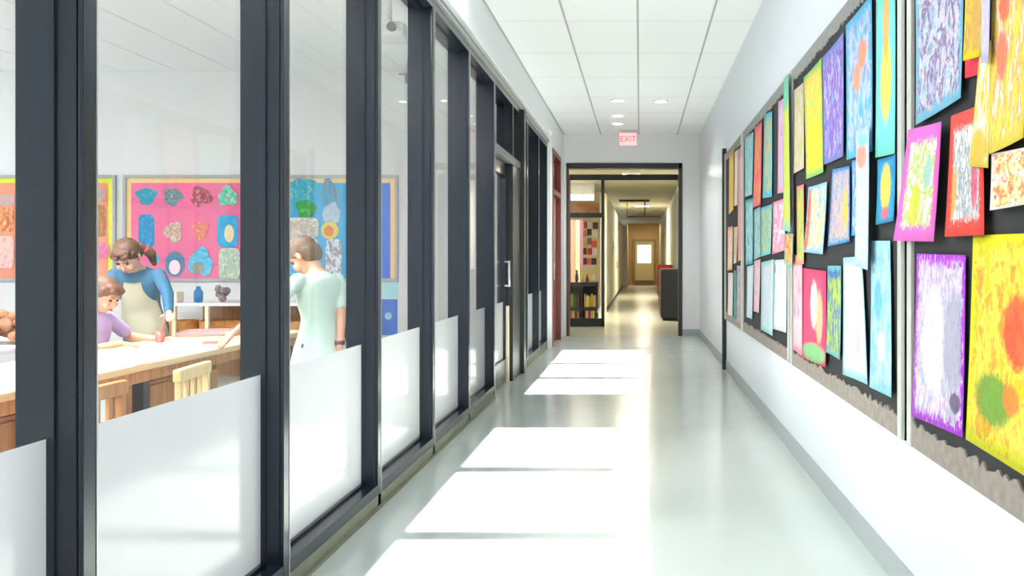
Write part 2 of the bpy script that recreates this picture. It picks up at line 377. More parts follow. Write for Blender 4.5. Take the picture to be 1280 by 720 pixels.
# dark cabinet at right beyond doorway
r = thing('storage_cabinet', 'low charcoal cabinet against the right wall beyond the doorway', 'cabinet', (.68, 19.2, 0))
obj('body', B(.44, .93, 18.8, 20.6, .05, 1.06, bev=.01), mat('charcoal_laminate', (.035, .035, .045), .4), r)
obj('plinth', B(.47, .93, 18.84, 20.56, 0, .05), M_dark, r)
obj('door', B(.425, .44, 18.85, 19.7, .08, 1.02, bev=.004), MATS['charcoal_laminate'], r); obj('door', B(.425, .44, 19.72, 20.55, .08, 1.02, bev=.004), MATS['charcoal_laminate'], r)
r = thing('waiting_chair', 'bright red upholstered chair behind the charcoal cabinet', 'chair', (.7, 25.3, 0))
mr_ = mat('red_upholstery', (.75, .05, .03), .6)
bm = bmesh.new(); box(bm, .50, .92, 25.0, 25.5, .38, .5, bev=.03); obj('seat', bm, mr_, r)
bm = bmesh.new(); box(bm, .5, .92, 25.5, 25.6, .2, 1.12, bev=.03); obj('backrest', bm, mr_, r)
for xx in (.53, .89):
    for yy in (25.04, 25.5): obj('leg', tube(bmesh.new(), (xx, yy, 0), (xx, yy, .39), .015), M_dark, r)
for i, (px, py) in enumerate(((767, 306), (770, 314), (766, 314), (771, 331))):
    Y = .8 * F / (VX - px); zc = H - (py - VY) * Y / F
    o = obj('wall_notice', B(-.798, -.79, Y - .45, Y + .45, zc - (.12), zc + .13), mat('notice_red', (.7, .1, .1), .6) if i == 3 else mat('notice_paper_%d' % (i % 2), ((.6, .6, .5), (.45, .5, .42))[i % 2], .6))
    tag(o, ['small pale notice highest on the cream wall beyond the doorway', 'greenish notice on the cream wall, right one of the middle pair', 'pale notice on the cream wall, left one of the middle pair', 'small red sign lowest on the cream wall beyond the doorway'][i], 'notice')

# library room to the left beyond the doorway
bm = bmesh.new(); box(bm, -6.5, -.95, 25, 25.2, 0, 3.1); box(bm, -6.6, -6.5, YE + .15, 25, 0, 3.1); struct('wall_library', bm, mat('library_wall', (.62, .52, .34), .6))
struct('wall_library_front', B(-6.5, xl - .28, YV, YV + .1, 0, 3.1), M_cream)
a = at(712, 243, 22); c = at(742, 249, 22)
o = thing('ceiling_light', 'long lit ceiling light seen through the glazed screen', 'light', (a.x, 22, 3.0))
obj('housing', B(a.x - 1, c.x, 21.9, 22.5, 2.81, 3.1), M_white, o); obj('diffuser', B(a.x - .98, c.x - .02, 21.92, 22.48, 2.715, 2.81), mat('lit_diffuser', (1, 1, 1), .5, emis=(1, .93, .8), estr=4), o)
a = at(714, 253, 24.9); c = at(748, 267, 24.9)
tag(obj('cork_board', B(a.x, c.x, 24.95, 24.999, c.z, a.z), mat('cork', (.5, .26, .14), .8, noise=.6, bscale=6)), 'long cork strip board high on the library wall', 'board')
cc = [(190, 60, 60), (240, 230, 220), (90, 60, 70), (220, 120, 110), (60, 70, 60), (245, 240, 230), (200, 170, 90), (120, 100, 110), (230, 90, 80), (70, 60, 55)]
pos = ['top left', 'top middle', 'top right', 'upper left', 'upper middle', 'upper right', 'centre left', 'centre', 'centre right', 'lower left', 'lower middle', 'lower right', 'lowest left', 'lowest middle', 'lowest right']
for i in range(15):
    jr = random.Random(i); px = 731 + 6 * (i % 3) + jr.uniform(-1.2, 1.2); py = 280 + 11.5 * (i // 3) + jr.uniform(-2, 2)
    a = at(px, py, 24.9); ww = .05 + .012 * (i % 3); hh = .09
    tag(obj('pinned_picture', B(a.x - ww, a.x + ww, 24.985, 25, a.z - hh, a.z + hh), mat('pic_%d' % (i % 10), srgb(*cc[i % 10]), .7, noise=.4, bscale=20)), 'small picture on the library wall, %s of the cluster seen through the screen' % pos[i], 'picture', 'pictures on the library wall')
for i, (px, w_, cidx) in enumerate(((716, .05, (222, 165, 140)), (722, .05, (240, 225, 190)), (727, .04, (160, 120, 150)))):
    a = at(px, 275, 23); c = at(px, 345, 23)
    tag(obj('curtain_strip', B(a.x - w_, a.x + w_, 22.98, 23.02, .0, a.z), mat('strip_%d' % i, srgb(*cidx), .7)), ['pale salmon vertical banner', 'cream vertical banner', 'mauve vertical banner'][i] + ' standing in the library behind the screen', 'banner')
# bookcase
Yk = 18.0; bx0, bx1 = at(711, 0, Yk).x, at(747, 0, Yk).x
zt = at(0, 353, Yk).z; zm = at(0, 384, Yk).z
r = thing('bookcase', 'low dark bookcase behind the glazed screen beyond the doorway', 'bookcase', ((bx0 + bx1) / 2, Yk, 0))
bm = bmesh.new(); box(bm, bx0, bx0 + .03, Yk, Yk + .35, 0, zt); box(bm, bx1 - .03, bx1, Yk, Yk + .35, 0, zt); box(bm, bx0 + .24, bx0 + .27, Yk, Yk + .35, .04, zt - .02); box(bm, bx0, bx1, Yk + .33, Yk + .35, 0, zt)
obj('carcass', bm, M_dark, r)
obj('top', B(bx0 - .01, bx1 + .01, Yk - .01, Yk + .36, zt - .08, zt), M_dark, r)
obj('shelf', B(bx0 + .03, bx1 - .03, Yk + .01, Yk + .33, zm - .07, zm), M_dark, r); obj('shelf', B(bx0 + .03, bx1 - .03, Yk + .01, Yk + .33, .05, .1), M_dark, r)
bc = [(220, 170, 60), (60, 90, 60), (230, 225, 80), (180, 190, 60), (200, 60, 110), (235, 190, 130), (110, 60, 50), (220, 200, 90), (60, 110, 60), (240, 170, 110), (150, 40, 60), (235, 220, 150)]
bn = ['amber', 'dark green', 'yellow', 'lime', 'magenta', 'peach', 'brown', 'mustard', 'green', 'salmon', 'crimson', 'cream']
for j, (zz, zh) in enumerate(((.10, .22), (zm, .26))):
    x = bx0 + .035; i = 0
    while x < bx1 - .08 and i < 12:
        w_ = .026 + .012 * ((i * 7 + j) % 3)
        if not (bx0 + .22 < x + w_ and x < bx0 + .28):
            ci = (i * 5 + j * 3) % 12
            tag(obj('book', B(x, x + w_, Yk + .03, Yk + .25, zz, zz + zh - .03 * (i % 3), bev=.002), mat('book_' + bn[ci].replace(' ', '_'), srgb(*bc[ci]), .5)), '%s book standing on the %s shelf of the dark bookcase, %s' % (bn[ci], ['bottom', 'upper'][j], 'left compartment' if x < bx0 + .24 else 'right compartment'), 'book', 'books in the dark bookcase')
        x += w_ + .006; i += 1
for i, (px, hh, rr, cname) in enumerate(((721, .24, .035, 'black'), (728, .30, .03, 'yellow'), (734, .15, .035, 'dark red'), (738, .2, .025, 'yellow'), (742, .16, .03, 'white'))):
    a = at(px, 0, Yk + .15)
    cd = {'black': (.03, .02, .02), 'yellow': (.8, .62, .1), 'dark red': (.25, .05, .05), 'white': (.8, .8, .75)}[cname]
    tag(obj('vase', lathe(bmesh.new(), (a.x, Yk + .15, zt), [(rr * .6, 0), (rr, hh * .3), (rr * .8, hh * .6), (rr * .4, hh * .8), (rr * .6, hh)]), mat('vase_' + cname.replace(' ', '_'), cd, .3), smooth=True),
        ['black vase at the left end of the dark bookcase top', 'tall yellow vase on the dark bookcase top', 'squat dark red pot on the dark bookcase top', 'thin yellow bottle on the dark bookcase top', 'small white jar at the right end of the dark bookcase top'][i], 'vase')

# ------------------------------------------------------------------ exit sign, ceiling fittings
r = thing('exit_sign', 'pale red EXIT sign hanging from the ceiling before the doorway', 'sign', (-.19, 14.5, ZC))
c = at(785, 174, 14.5)
obj('housing', B(c.x - .15, c.x + .15, 14.47, 14.53, c.z + .10, ZC, bev=.004), mat('sign_grey', (.5, .5, .5), .4), r)
obj('sign_panel', B(c.x - .135, c.x + .135, 14.49, 14.51, c.z - .10, c.z + .10, bev=.003), mat('pink_acrylic', (.95, .66, .66), .3, emis=(1, .55, .55), estr=.25), r)
txt = bpy.data.curves.new('exit_text', 'FONT'); txt.body = 'EXIT'; txt.size = .125; txt.align_x = 'CENTER'; txt.align_y = 'CENTER'; txt.extrude = .001
tmp = bpy.data.objects.new('lettering', txt); COL.objects.link(tmp)
bpy.context.view_layer.update()
me = bpy.data.meshes.new_from_object(tmp.evaluated_get(bpy.context.evaluated_depsgraph_get())); bpy.data.objects.remove(tmp)
me.materials.clear(); me.materials.append(mat('exit_red', (.75, .12, .15), .4, emis=(.9, .1, .12), estr=.25))
me.transform(Matrix.Translation((c.x, 14.487, c.z)) @ Matrix.Rotation(PI / 2, 4, 'X'))
o = bpy.data.objects.new('lettering', me); COL.objects.link(o); o.parent = r; o.matrix_parent_inverse = Matrix.Translation(r.location).inverted(); o['label'] = 'red EXIT lettering'
dl = mat('lit_lens', (1, 1, 1), .3, emis=(1, 1, .98), estr=3)
for i, (px, py) in enumerate(((772, 125), (772, 144), (772, 154), (826, 126))):
    Y = (ZC - H) * F / (VY - py); x = (px - VX) * Y / F
    r = thing('downlight', ['recessed ceiling downlight nearest of the left-hand three', 'recessed ceiling downlight in the middle of the left-hand three', 'recessed ceiling downlight nearest the EXIT sign', 'single recessed downlight on the right side of the corridor ceiling'][i], 'light', (x, Y, ZC), 'downlights')
    lp = bpy.data.lights.new('downlight_lamp', 'SPOT'); lp.energy = 22 if i == 3 else 55; lp.spot_size = 2.4; lp.spot_blend = .8; lp.shadow_soft_size = .06; lo = bpy.data.objects.new('downlight_lamp', lp); COL.objects.link(lo); lo.location = (x, Y, ZC - .02)
    obj('trim_ring', lathe(bmesh.new(), (x, Y, ZC - .012), [(.09, 0), (.1, .005), (.1, .012)]), M_white, r); obj('lens', lathe(bmesh.new(), (x, Y, ZC - .014), [(.075, 0), (.075, .004)]), dl, r)
r = thing('security_camera', 'small white dome camera on the beam above the dark panels', 'camera', (-1.2, 12.2, 2.95))
a = Vector((-1.2, 12.2, 2.95)); bm = bmesh.new(); box(bm, -1.26, -1.19, 12.15, 12.25, 2.95, 3.01, bev=.005); obj('bracket', bm, M_white, r); obj('dome', ball(bmesh.new(), (-1.2, 12.2, 2.94), .035), M_white, r, smooth=True)

# ------------------------------------------------------------------ art boards on the right wall
def wallpt(px, py, off=0.0):
    Y = XR * F / (px - VX); return Y, H - (py - VY) * Y / F
BZ0, BZ1 = .575, 2.43
def art_board(y0, y1, label, seed):
    rnd = random.Random(seed)
    r = thing('display_board', label, 'board', (XR, (y0 + y1) / 2, BZ0), 'display boards on the right wall')
    obj('backing', B(XR - .012, XR, y0, y1, BZ0, BZ1), M_black, r)
    for yy in (y0, y1 - .05): obj('side_frame', B(XR - .026, XR - .0, yy, yy + .05, BZ0 + .0, BZ1, bev=.004), mat('pale_grey_frame', (.50, .50, .46), .4, noise=.1, bscale=6), r)
    for nm, zb, zt_, sg in (('bottom_border', BZ0, BZ0 + .085, 1), ('top_border', BZ1, BZ1 - .075, -1)):
        bm = bmesh.new(); ys = []; y = y0 + .02
        while y < y1 - .02: ys.append(y); y += rnd.uniform(.012, .035)
        ys.append(y1 - .02); fr = []; bk = []
        for i, y in enumerate(ys):
            zz = zt_ + sg * rnd.uniform(-.012, .014)
            fr.append((bm.verts.new((XR - .019, y, zb)), bm.verts.new((XR - .019, y, zz)))); bk.append((bm.verts.new((XR - .012, y, zb)), bm.verts.new((XR - .012, y, zz))))
        for i in range(len(ys) - 1):
            a, b_, c_, d_ = fr[i], fr[i + 1], bk[i], bk[i + 1]
            bm.faces.new((a[0], b_[0], b_[1], a[1])); bm.faces.new((c_[0], c_[1], d_[1], d_[0])); bm.faces.new((a[1], b_[1], d_[1], c_[1])); bm.faces.new((a[0], c_[0], d_[0], b_[0]))
        bm.faces.new((fr[0][0], fr[0][1], bk[0][1], bk[0][0])); bm.faces.new((fr[-1][0], bk[-1][0], bk[-1][1], fr[-1][1]))
        o = obj(nm, bm, mat('torn_border_paper', (.27, .23, .20), .8, noise=.45, bscale=25) if sg > 0 else mat('torn_border_paper_grey', (.27, .265, .25), .8, noise=.3, bscale=25), r)
        o['label'] = 'ragged grey-brown paper border'
    return r
art_board(.78, 3.27, 'nearest black display board, cut by the right edge of the photo', 1)
art_board(3.34, 5.80, 'second nearest black display board, beside the double grey upright', 2)
art_board(5.87, 8.55, 'third black display board along the right wall', 3)
art_board(8.60, 10.33, 'farthest black display board, ending at the dark upright strip', 4)

ART = [
 # corners TL TR BR BL, layer, base, palette, blobs, label
 ([(1153,-60),(1216,-110),(1216,122),(1158,156)],1,(125,195,225),[(235,235,245),(180,195,225),(120,95,140),(225,215,230),(110,180,205),(200,90,120)],[],'large pale blue painting with purple spatter, top of the nearest board'),
 ([(1217,-90),(1248,-120),(1243,90),(1219,98)],1,(235,60,85),[(238,70,90),(240,60,85)],[],'bright red sheet behind a yellow painting, top of the nearest board'),
 ([(1224,-90),(1250,-120),(1248,70),(1225,76)],2,(240,215,30),[(240,215,30),(225,190,60),(190,140,90),(245,225,60)],[(.55,.25,.25,.2,(205,160,80))],'yellow painting with a brown oval on the red sheet'),
 ([(1250,-80),(1262,-90),(1262,78),(1252,79)],4,(205,195,230),[(205,195,230),(190,185,225),(225,220,240)],[],'narrow lavender strip hanging over the yellow paintings'),
 ([(1243,62),(1258,50),(1256,210),(1231,208)],3,(235,205,70),[(235,235,225),(215,225,210),(235,200,60),(235,180,60)],[(.4,.16,.5,.16,(235,180,50))],'yellow and white hanging sheet beside the red framed painting'),
 ([(1257,-60),(1305,-90),(1302,172),(1257,193)],2,(240,215,80),[(225,200,20),(240,225,110),(235,160,60),(240,235,225),(225,150,40)],[(.35,.72,.15,.1,(225,90,70)),(.3,.46,.15,.12,(220,110,90))],'tall yellow and orange painting at the right edge'),
 ([(1151,162),(1194,152),(1188,302),(1135,301)],3,(235,110,200),[(240,235,240),(245,240,245),(180,200,40),(225,225,240),(245,180,120)],[(.42,.3,.14,.22,(205,205,40)),(.7,.6,.1,.14,(150,200,190))],'pink bordered painting with white and lime strokes, overlapping the grey upright'),
 ([(1203,145),(1243,130),(1248,294),(1197,296)],2,(240,75,65),[(240,240,240),(235,235,235),(130,140,150),(240,240,235),(205,120,60)],[(.15,.35,.12,.22,(235,160,50)),(.75,.4,.09,.2,(210,70,110))],'red bordered painting with white and grey streaks on the nearest board'),
 ([(1257,192),(1310,182),(1310,254),(1257,263)],2,(245,230,225),[(235,70,90),(245,235,230),(215,225,130),(235,80,100),(235,225,140)],[],'red and white striped painting at the right edge, middle row'),
 ([(1155,317),(1217,319),(1216,547),(1151,520)],1,(190,70,225),[(190,70,225),(235,215,240),(225,205,235),(165,165,185),(240,230,245),(200,90,230)],[(.4,.5,.22,.3,(238,225,242)),(.8,.5,.2,.3,(170,170,190)),(.85,.17,.1,.06,(80,70,90))],'purple painting with white and grey drips, bottom of the nearest board'),
 ([(1227,294),(1345,290),(1345,625),(1221,549)],1,(225,225,20),[(225,220,30),(215,190,30),(235,225,90),(235,150,50),(205,200,40)],[(.55,.58,.16,.16,(235,70,60)),(.3,.25,.2,.12,(80,150,60)),(.5,.28,.09,.07,(225,130,60))],'large bright yellow painting with red and green patches, bottom right'),
 ([(1103,-25),(1127,-60),(1129,192),(1104,197)],1,(120,220,205),[(120,220,205),(130,225,215),(110,205,225)],[(.5,.4,.28,.22,(245,215,60)),(.5,.72,.18,.2,(235,175,80))],'aqua painting with a tall yellow flame, top of the second board'),
 ([(1064,32),(1097,-8),(1100,189),(1067,200)],1,(90,185,225),[(110,150,215),(150,170,225),(200,205,235),(90,185,225),(150,150,170)],[(.62,.68,.16,.1,(240,140,80)),(.4,.55,.14,.1,(240,150,90))],'blue painting with two orange marks, top of the second board'),
 ([(1034,72),(1061,40),(1062,195),(1037,206)],1,(130,140,215),[(120,215,215),(150,130,215),(130,90,190),(200,200,235),(160,120,205)],[],'violet and turquoise painting between the yellow and the blue ones'),
 ([(1010,97),(1033,72),(1036,215),(1014,224)],1,(150,210,120),[(150,215,140),(235,205,80),(240,220,100),(245,185,100)],[(.5,.25,.45,.3,(238,212,60))],'green and yellow painting in the top row of the second board'),
 ([(997,113),(1009,103),(1011,210),(998,217)],1,(225,190,190),[(225,180,180),(170,200,90),(235,200,190),(160,195,170)],[],'narrow pink and olive painting, first in the top row of the second board'),
 ([(1085,163),(1102,157),(1102,338),(1085,332)],4,(185,215,245),[(225,235,250),(205,225,250),(190,205,235),(240,240,250)],[(.4,.80,.4,.09,(240,150,110)),(.5,.93,.4,.06,(120,200,225))],'long pale strip with an orange patch hanging over the second board'),
 ([(1105,200),(1128,193),(1128,276),(1105,281)],1,(40,140,190),[(40,120,175),(60,165,205),(50,150,200)],[(.45,.55,.28,.36,(245,210,50)),(.45,.15,.2,.1,(220,100,110))],'deep blue painting with a yellow bottle shape'),
 ([(1047,212),(1069,207),(1070,302),(1042,308)],1,(60,150,215),[(110,190,225),(190,160,205),(230,190,150),(90,170,220),(210,210,225)],[(.75,.45,.12,.3,(225,200,60))],'blue bordered painting with lilac and yellow strokes, middle row'),
 ([(1072,201),(1085,196),(1085,292),(1074,295)],1,(60,170,220),[(60,170,220),(90,110,180),(200,215,235),(40,120,190)],[],'blue and white dotted painting behind the long pale strip'),
 ([(1016,234),(1040,227),(1037,318),(1012,315)],1,(150,200,230),[(175,205,225),(225,225,110),(240,235,200),(120,190,220),(225,190,215)],[(.08,.5,.13,.6,(235,90,90))],'pastel yellow and blue painting with a red left edge'),
 ([(1001,233),(1010,230),(1011,330),(1002,331)],1,(235,150,150),[(235,110,110),(235,210,90),(120,190,120),(235,180,100)],[],'narrow red, yellow and green painting at the left of the second board'),
 ([(1009,335),(1038,339),(1040,459),(1010,447)],1,(235,80,120),[(238,85,125),(235,75,115)],[(.5,.62,.16,.25,(240,245,235)),(.72,.5,.14,.28,(235,200,150)),(.5,.1,.5,.1,(110,210,140))],'hot pink painting with a white figure on green'),
 ([(996,318),(1008,322),(1009,446),(997,436)],1,(240,150,180),[(240,170,190),(205,205,205),(245,190,205),(225,90,130)],[(.3,.95,.3,.05,(240,150,60))],'pink and grey marbled painting left of the hot pink one'),
 ([(1041,332),(1058,332),(1059,450),(1041,440)],1,(120,190,200),[(180,200,50),(190,210,60),(70,120,180),(170,190,50)],[(.5,.95,.5,.1,(60,110,180))],'small olive and blue painting in the bottom row'),
 ([(1061,322),(1085,320),(1094,481),(1062,468)],1,(165,215,230),[(215,225,225),(230,215,220),(200,225,225),(235,190,205)],[(.65,.3,.12,.12,(240,185,200))],'pale blue and pink marbled painting in the bottom row'),
 ([(1096,301),(1120,301),(1125,497),(1097,484)],1,(160,225,235),[(160,225,235),(190,230,240),(120,195,225),(200,190,215)],[(.35,.6,.2,.14,(100,180,225)),(.5,.3,.18,.1,(220,200,215))],'pale aqua painting with dark dots beside the grey upright'),
 ([(977,127),(987,121),(987,240),(977,242)],1,(225,170,205),[(170,140,200),(235,190,205),(200,190,225),(235,150,180)],[],'lilac and pink painting in the top row of the third board'),
 ([(959,143),(969,139),(969,246),(957,248)],1,(90,190,225),[(90,190,225),(130,200,190),(225,190,110),(110,200,215)],[],'sky blue painting with orange foot in the top row of the third board'),
 ([(947,160),(956,152),(955,256),(945,260)],1,(235,110,130),[(235,90,110),(240,130,120),(225,200,80)],[],'crimson and yellow painting in the top row of the third board'),
 ([(934,172),(945,165),(944,243),(935,246)],1,(170,205,215),[(190,215,225),(130,195,195),(210,225,230)],[],'pale grey blue painting, first in the top row of the third board'),
 ([(989,98),(995,92),(998,290),(989,288)],4,(150,215,190),[(130,215,190),(200,215,60),(225,220,60),(170,210,80)],[(.5,.9,.5,.12,(90,205,180))],'long mint and lime strip hanging over the upright between boards'),
 ([(946,262),(954,258),(954,321),(946,325)],1,(150,190,190),[(90,175,185),(190,215,215),(120,150,160)],[],'teal and white painting in the middle row of the third board'),
 ([(955,260),(969,255),(968,317),(955,321)],1,(120,205,225),[(120,205,225),(215,215,90),(90,180,210),(225,225,130)],[],'turquoise and yellow painting in the middle row of the third board'),
 ([(970,253),(987,247),(986,313),(970,318)],1,(235,150,180),[(240,170,190),(240,235,240),(235,130,160),(210,200,220)],[],'pink and white striped painting in the middle row of the third board'),
 ([(935,250),(945,247),(945,330),(936,331)],1,(80,165,175),[(60,150,165),(190,225,230),(90,180,190)],[],'teal painting nearest the second grey upright'),
 ([(989,292),(1000,292),(999,332),(989,330)],3,(110,215,200),[(110,215,200),(235,90,100),(235,200,70),(120,210,190)],[],'small mint sheet with red drips over the upright'),
 ([(937,333),(945,331),(944,399),(937,396)],1,(205,225,230),[(205,225,230),(225,235,240),(180,220,215)],[],'whitish painting at the left of the third board bottom row'),
 ([(946,326),(954,324),(953,391),(946,389)],1,(235,190,205),[(240,160,180),(235,215,220),(220,150,170)],[],'small rose painting in the third board bottom row'),
 ([(955,328),(971,324),(970,420),(955,412)],1,(170,225,220),[(170,225,220),(225,205,230),(205,230,235),(150,220,200)],[],'mint and lilac painting in the third board bottom row'),
 ([(972,325),(988,324),(988,416),(971,411)],1,(215,230,240),[(220,235,245),(235,225,235),(190,220,235)],[(.05,.9,.1,.1,(215,80,110))],'pale sky painting, last of the third board bottom row'),
 ([(914,192),(920,187),(920,262),(914,268)],1,(235,175,100),[(235,165,90),(240,205,110),(200,190,120)],[],'orange painting at the top left of the farthest board'),
 ([(921,190),(925,187),(925,256),(921,258)],1,(235,235,220),[(235,235,220),(225,210,200)],[],'narrow white painting in the top row of the farthest board'),
 ([(925.6,187),(929.5,184),(929.5,325),(925.6,327)],1,(240,150,160),[(240,140,150),(240,180,175)],[],'long salmon painting beside the second grey upright'),
 ([(912.5,284),(919,282),(918.5,337),(912.5,338)],1,(240,170,120),[(240,160,110),(240,225,200),(225,110,120)],[],'orange and cream painting in the middle of the farthest board'),
 ([(920,284),(925,283),(924,328),(920,330)],1,(225,220,180),[(225,220,180),(200,170,150)],[],'small cream painting in the middle of the farthest board'),
 ([(913,341),(919,341),(919,396),(913,393)],1,(235,200,205),[(235,205,205),(240,230,225)],[],'blush painting at the bottom left of the farthest board'),
 ([(920,338),(923.4,338),(923.4,399),(920,397)],1,(70,150,140),[(60,145,130),(110,180,170)],[],'narrow teal painting at the bottom of the farthest board'),
 ([(924,332),(929.5,332),(929.5,404),(924,402)],1,(200,180,190),[(205,185,190),(170,150,160),(225,215,220)],[],'mauve grey painting at the bottom right of the farthest board'),
]
def paper(name, P, m, inward, label, cat, group, th=.0012, curl=.012, nx=5, ny=8, seed=0, hook=None):
    """P: four 3-D corners TL TR BR BL; inward: unit vector away from the wall; a slightly curled sheet with thickness"""
    rnd = random.Random(seed)
    bm = bmesh.new(); uvl = bm.loops.layers.uv.new('UVMap'); G = [[], []]
    c1, c2 = rnd.uniform(.2, 1) * curl, rnd.uniform(.1, .8) * curl
    for s in (0, 1):
        for j in range(ny + 1):
            row = []
            for i in range(nx + 1):
                u, v = i / nx, j / ny
                p = (P[0].lerp(P[1], u)).lerp(P[3].lerp(P[2], u), v)
                off = c1 * v * v + c2 * (2 * u - 1) ** 2 * .5 + (0 if s == 0 else th)
                row.append((bm.verts.new(p + inward * off), u, 1 - v))
            G[s].append(row)
    def face(q):
        f = bm.faces.new([a[0] for a in q])
        for l, a in zip(f.loops, q): l[uvl].uv = (a[1], a[2])
        f.smooth = True
    for s in (0, 1):
        for j in range(ny):
            for i in range(nx):
                q = [G[s][j][i], G[s][j][i + 1], G[s][j + 1][i + 1], G[s][j + 1][i]]; face(q)
    for j in range(ny):
        for i in (0, nx): face([G[0][j][i], G[0][j + 1][i], G[1][j + 1][i], G[1][j][i]])
    for i in range(nx):
        for j in (0, ny): face([G[0][j][i], G[0][j][i + 1], G[1][j][i + 1], G[1][j][i]])
    return tag(obj(name, bm, m), label, cat, group)
for i, (cs, layer, base, pal, blobs, label) in enumerate(ART):
    P = []
    for (px, py) in cs:
        Y, z_ = wallpt(px, py); z_ = min(max(z_, BZ0 + .05), BZ1 - .02) if layer < 3 else min(z_, BZ1 + .02)
        P.append(Vector((XR - .021 - .011 * (layer - 1) * (1 if layer < 3 else .8), Y, z_)))
    f_ = lambda c: tuple(int(v * .93) for v in c)
    base = f_(base); pal = [f_(c) for c in pal]; blobs = [(*b_[:4], f_(b_[4])) for b_ in blobs]
    m = paint_mat('painting_%d' % i, base, pal, i + 1, stretch=2.2 if i % 2 else 1.4, margin=.0 if len(pal) < 3 else (.13 if i in (6, 7) else .05), blobs=blobs, fine=12 + (i % 4) * 4)
    paper('painting', P, m, Vector((-1, 0, 0)), label, 'painting', 'paintings on the right wall', curl=.007 if cs[0][0] < 1000 else .012, seed=i)

# ------------------------------------------------------------------ classroom shell
CX = -8.2
struct('wall_classroom_back', B(CX, XB, YB, YB + .12, 0, ZC), M_cwall)
struct('wall_classroom_front', B(CX, XB, -3.3, -3.2, 0, ZC), M_cwall)
bm = B(CX, -1.42, -3.3, YB + .12, ZC, ZC + .1); struct('ceiling_classroom', bm, mat('classroom_ceiling', (.86, .86, .85), .8, noise=.02, bscale=60))
bm = bmesh.new()
x = -1.94
while x > CX: box(bm, x - .006, x + .006, -3.2, YB, ZC - .003, ZC + .001); x -= .62
struct('trim_40', bm, mat('classroom_bar', (.80, .80, .80), .5))
bm = bmesh.new(); box(bm, CX - .15, CX, -3.3, YB + .12, 0, .75); box(bm, CX - .15, CX, -3.3, YB + .12, 3.15, ZC + .1)
y = -3.3
while y < YB + .2: box(bm, CX - .15, CX, y, y + .12, .75, 3.15); y += 2.2
struct('wall_classroom_left', bm, M_cwall)
# south end behind the camera: unseen wall, closed to cut near light, small opening
bm = bmesh.new(); box(bm, -1.42, XR + .2, -3.3, -3.2, 2.3, ZC + ct); box(bm, -1.42, -.1, -3.3, -3.2, 0, 2.3); box(bm, -.1, .93, -3.3, -3.2, 0, 1.2)
for x in (-.1, .93): box(bm, x - .04, x + .04, -3.3, -3.22, 0, 2.75)
struct('window_30', bm, M_frame)
# store room behind far glazing, its unlit darkness put into the wall colour
bm = bmesh.new(); box(bm, -3.4, -3.3, YB + .12, 13, 0, ZC); box(bm, -3.3, XB + .1, 12.9, 13, 0, ZC); box(bm, -3.4, -1.42, YB + .12, 13, ZC, ZC + .1); struct('wall_store', bm, mat('store_unlit_dark', (.03, .032, .034), .7))
struct('wall_store_back', B(-3.3, XB, YB + .12, YB + .14, 0, ZC), MATS['store_unlit_dark'])

# classroom boards on the back wall
def bp(px, py, off=0.0): return at(px, py, YB - off)
def bbox3(px0, px1, py0, py1, y0, y1):
    a = at(px0, py0, YB); c = at(px1, py1, YB); return (a.x, c.x, YB - y1, YB - y0, c.z, a.z)
FB = YB - .02
def cboard(px0, px1, py0, py1, label, fills, border):
    a = at(px0, py0, YB); c = at(px1, py1, YB)
    r = thing('notice_board', label, 'board', ((a.x + c.x) / 2, YB, c.z), 'notice boards on the classroom back wall')
    bm = bmesh.new(); f = .035
    box(bm, a.x, a.x + f, YB - .03, YB, c.z, a.z, bev=.004); box(bm, c.x - f, c.x, YB - .03, YB, c.z, a.z, bev=.004)
    box(bm, a.x + f, c.x - f, YB - .03, YB, a.z - f, a.z, bev=.004); box(bm, a.x + f, c.x - f, YB - .03, YB, c.z, c.z + f, bev=.004)
    obj('frame', bm, mat('silver_board_frame', (.40, .40, .42), .4, noise=.2, bscale=30), r)
    e = .05
    obj('border_paper', B(a.x + f, c.x - f, YB - .012, YB, c.z + f, a.z - f), border, r)
    for (q0, q1, m, nm) in fills:
        x0 = max(at(q0, 0, YB).x, a.x + f + e); x1 = min(at(q1, 0, YB).x, c.x - f - e)
        o = obj('backing_paper', B(x0, x1, YB - .015, YB - .012, c.z + f, a.z - f - e), m, r); o['label'] = nm
    return r
M_pink = mat('pink_backing_paper', srgb(238, 112, 155), .7, noise=.12, bscale=4)
M_blue = mat('blue_backing_paper', srgb(60, 165, 215), .7, noise=.25, bscale=5)
M_dblue = mat('deep_blue_paper', srgb(30, 105, 215), .7, noise=.1)
cboard(-40, 146, 219, 352, 'left notice board with lime border behind the seated group', [(-30, 136, mat('peach_backing', srgb(245, 150, 120), .7, noise=.3, bscale=5), 'peach backing paper')], mat('lime_border', srgb(228, 235, 60), .7, noise=.1))
cboard(155, 498, 219, 352, 'long notice board, pink on its left and blue on its right', [(155, 340, M_pink, 'pink backing paper'), (340, 478, M_blue, 'light blue backing paper'), (478, 498, M_dblue, 'deep blue backing paper')], mat('peach_border', srgb(250, 205, 140), .7, noise=.1))

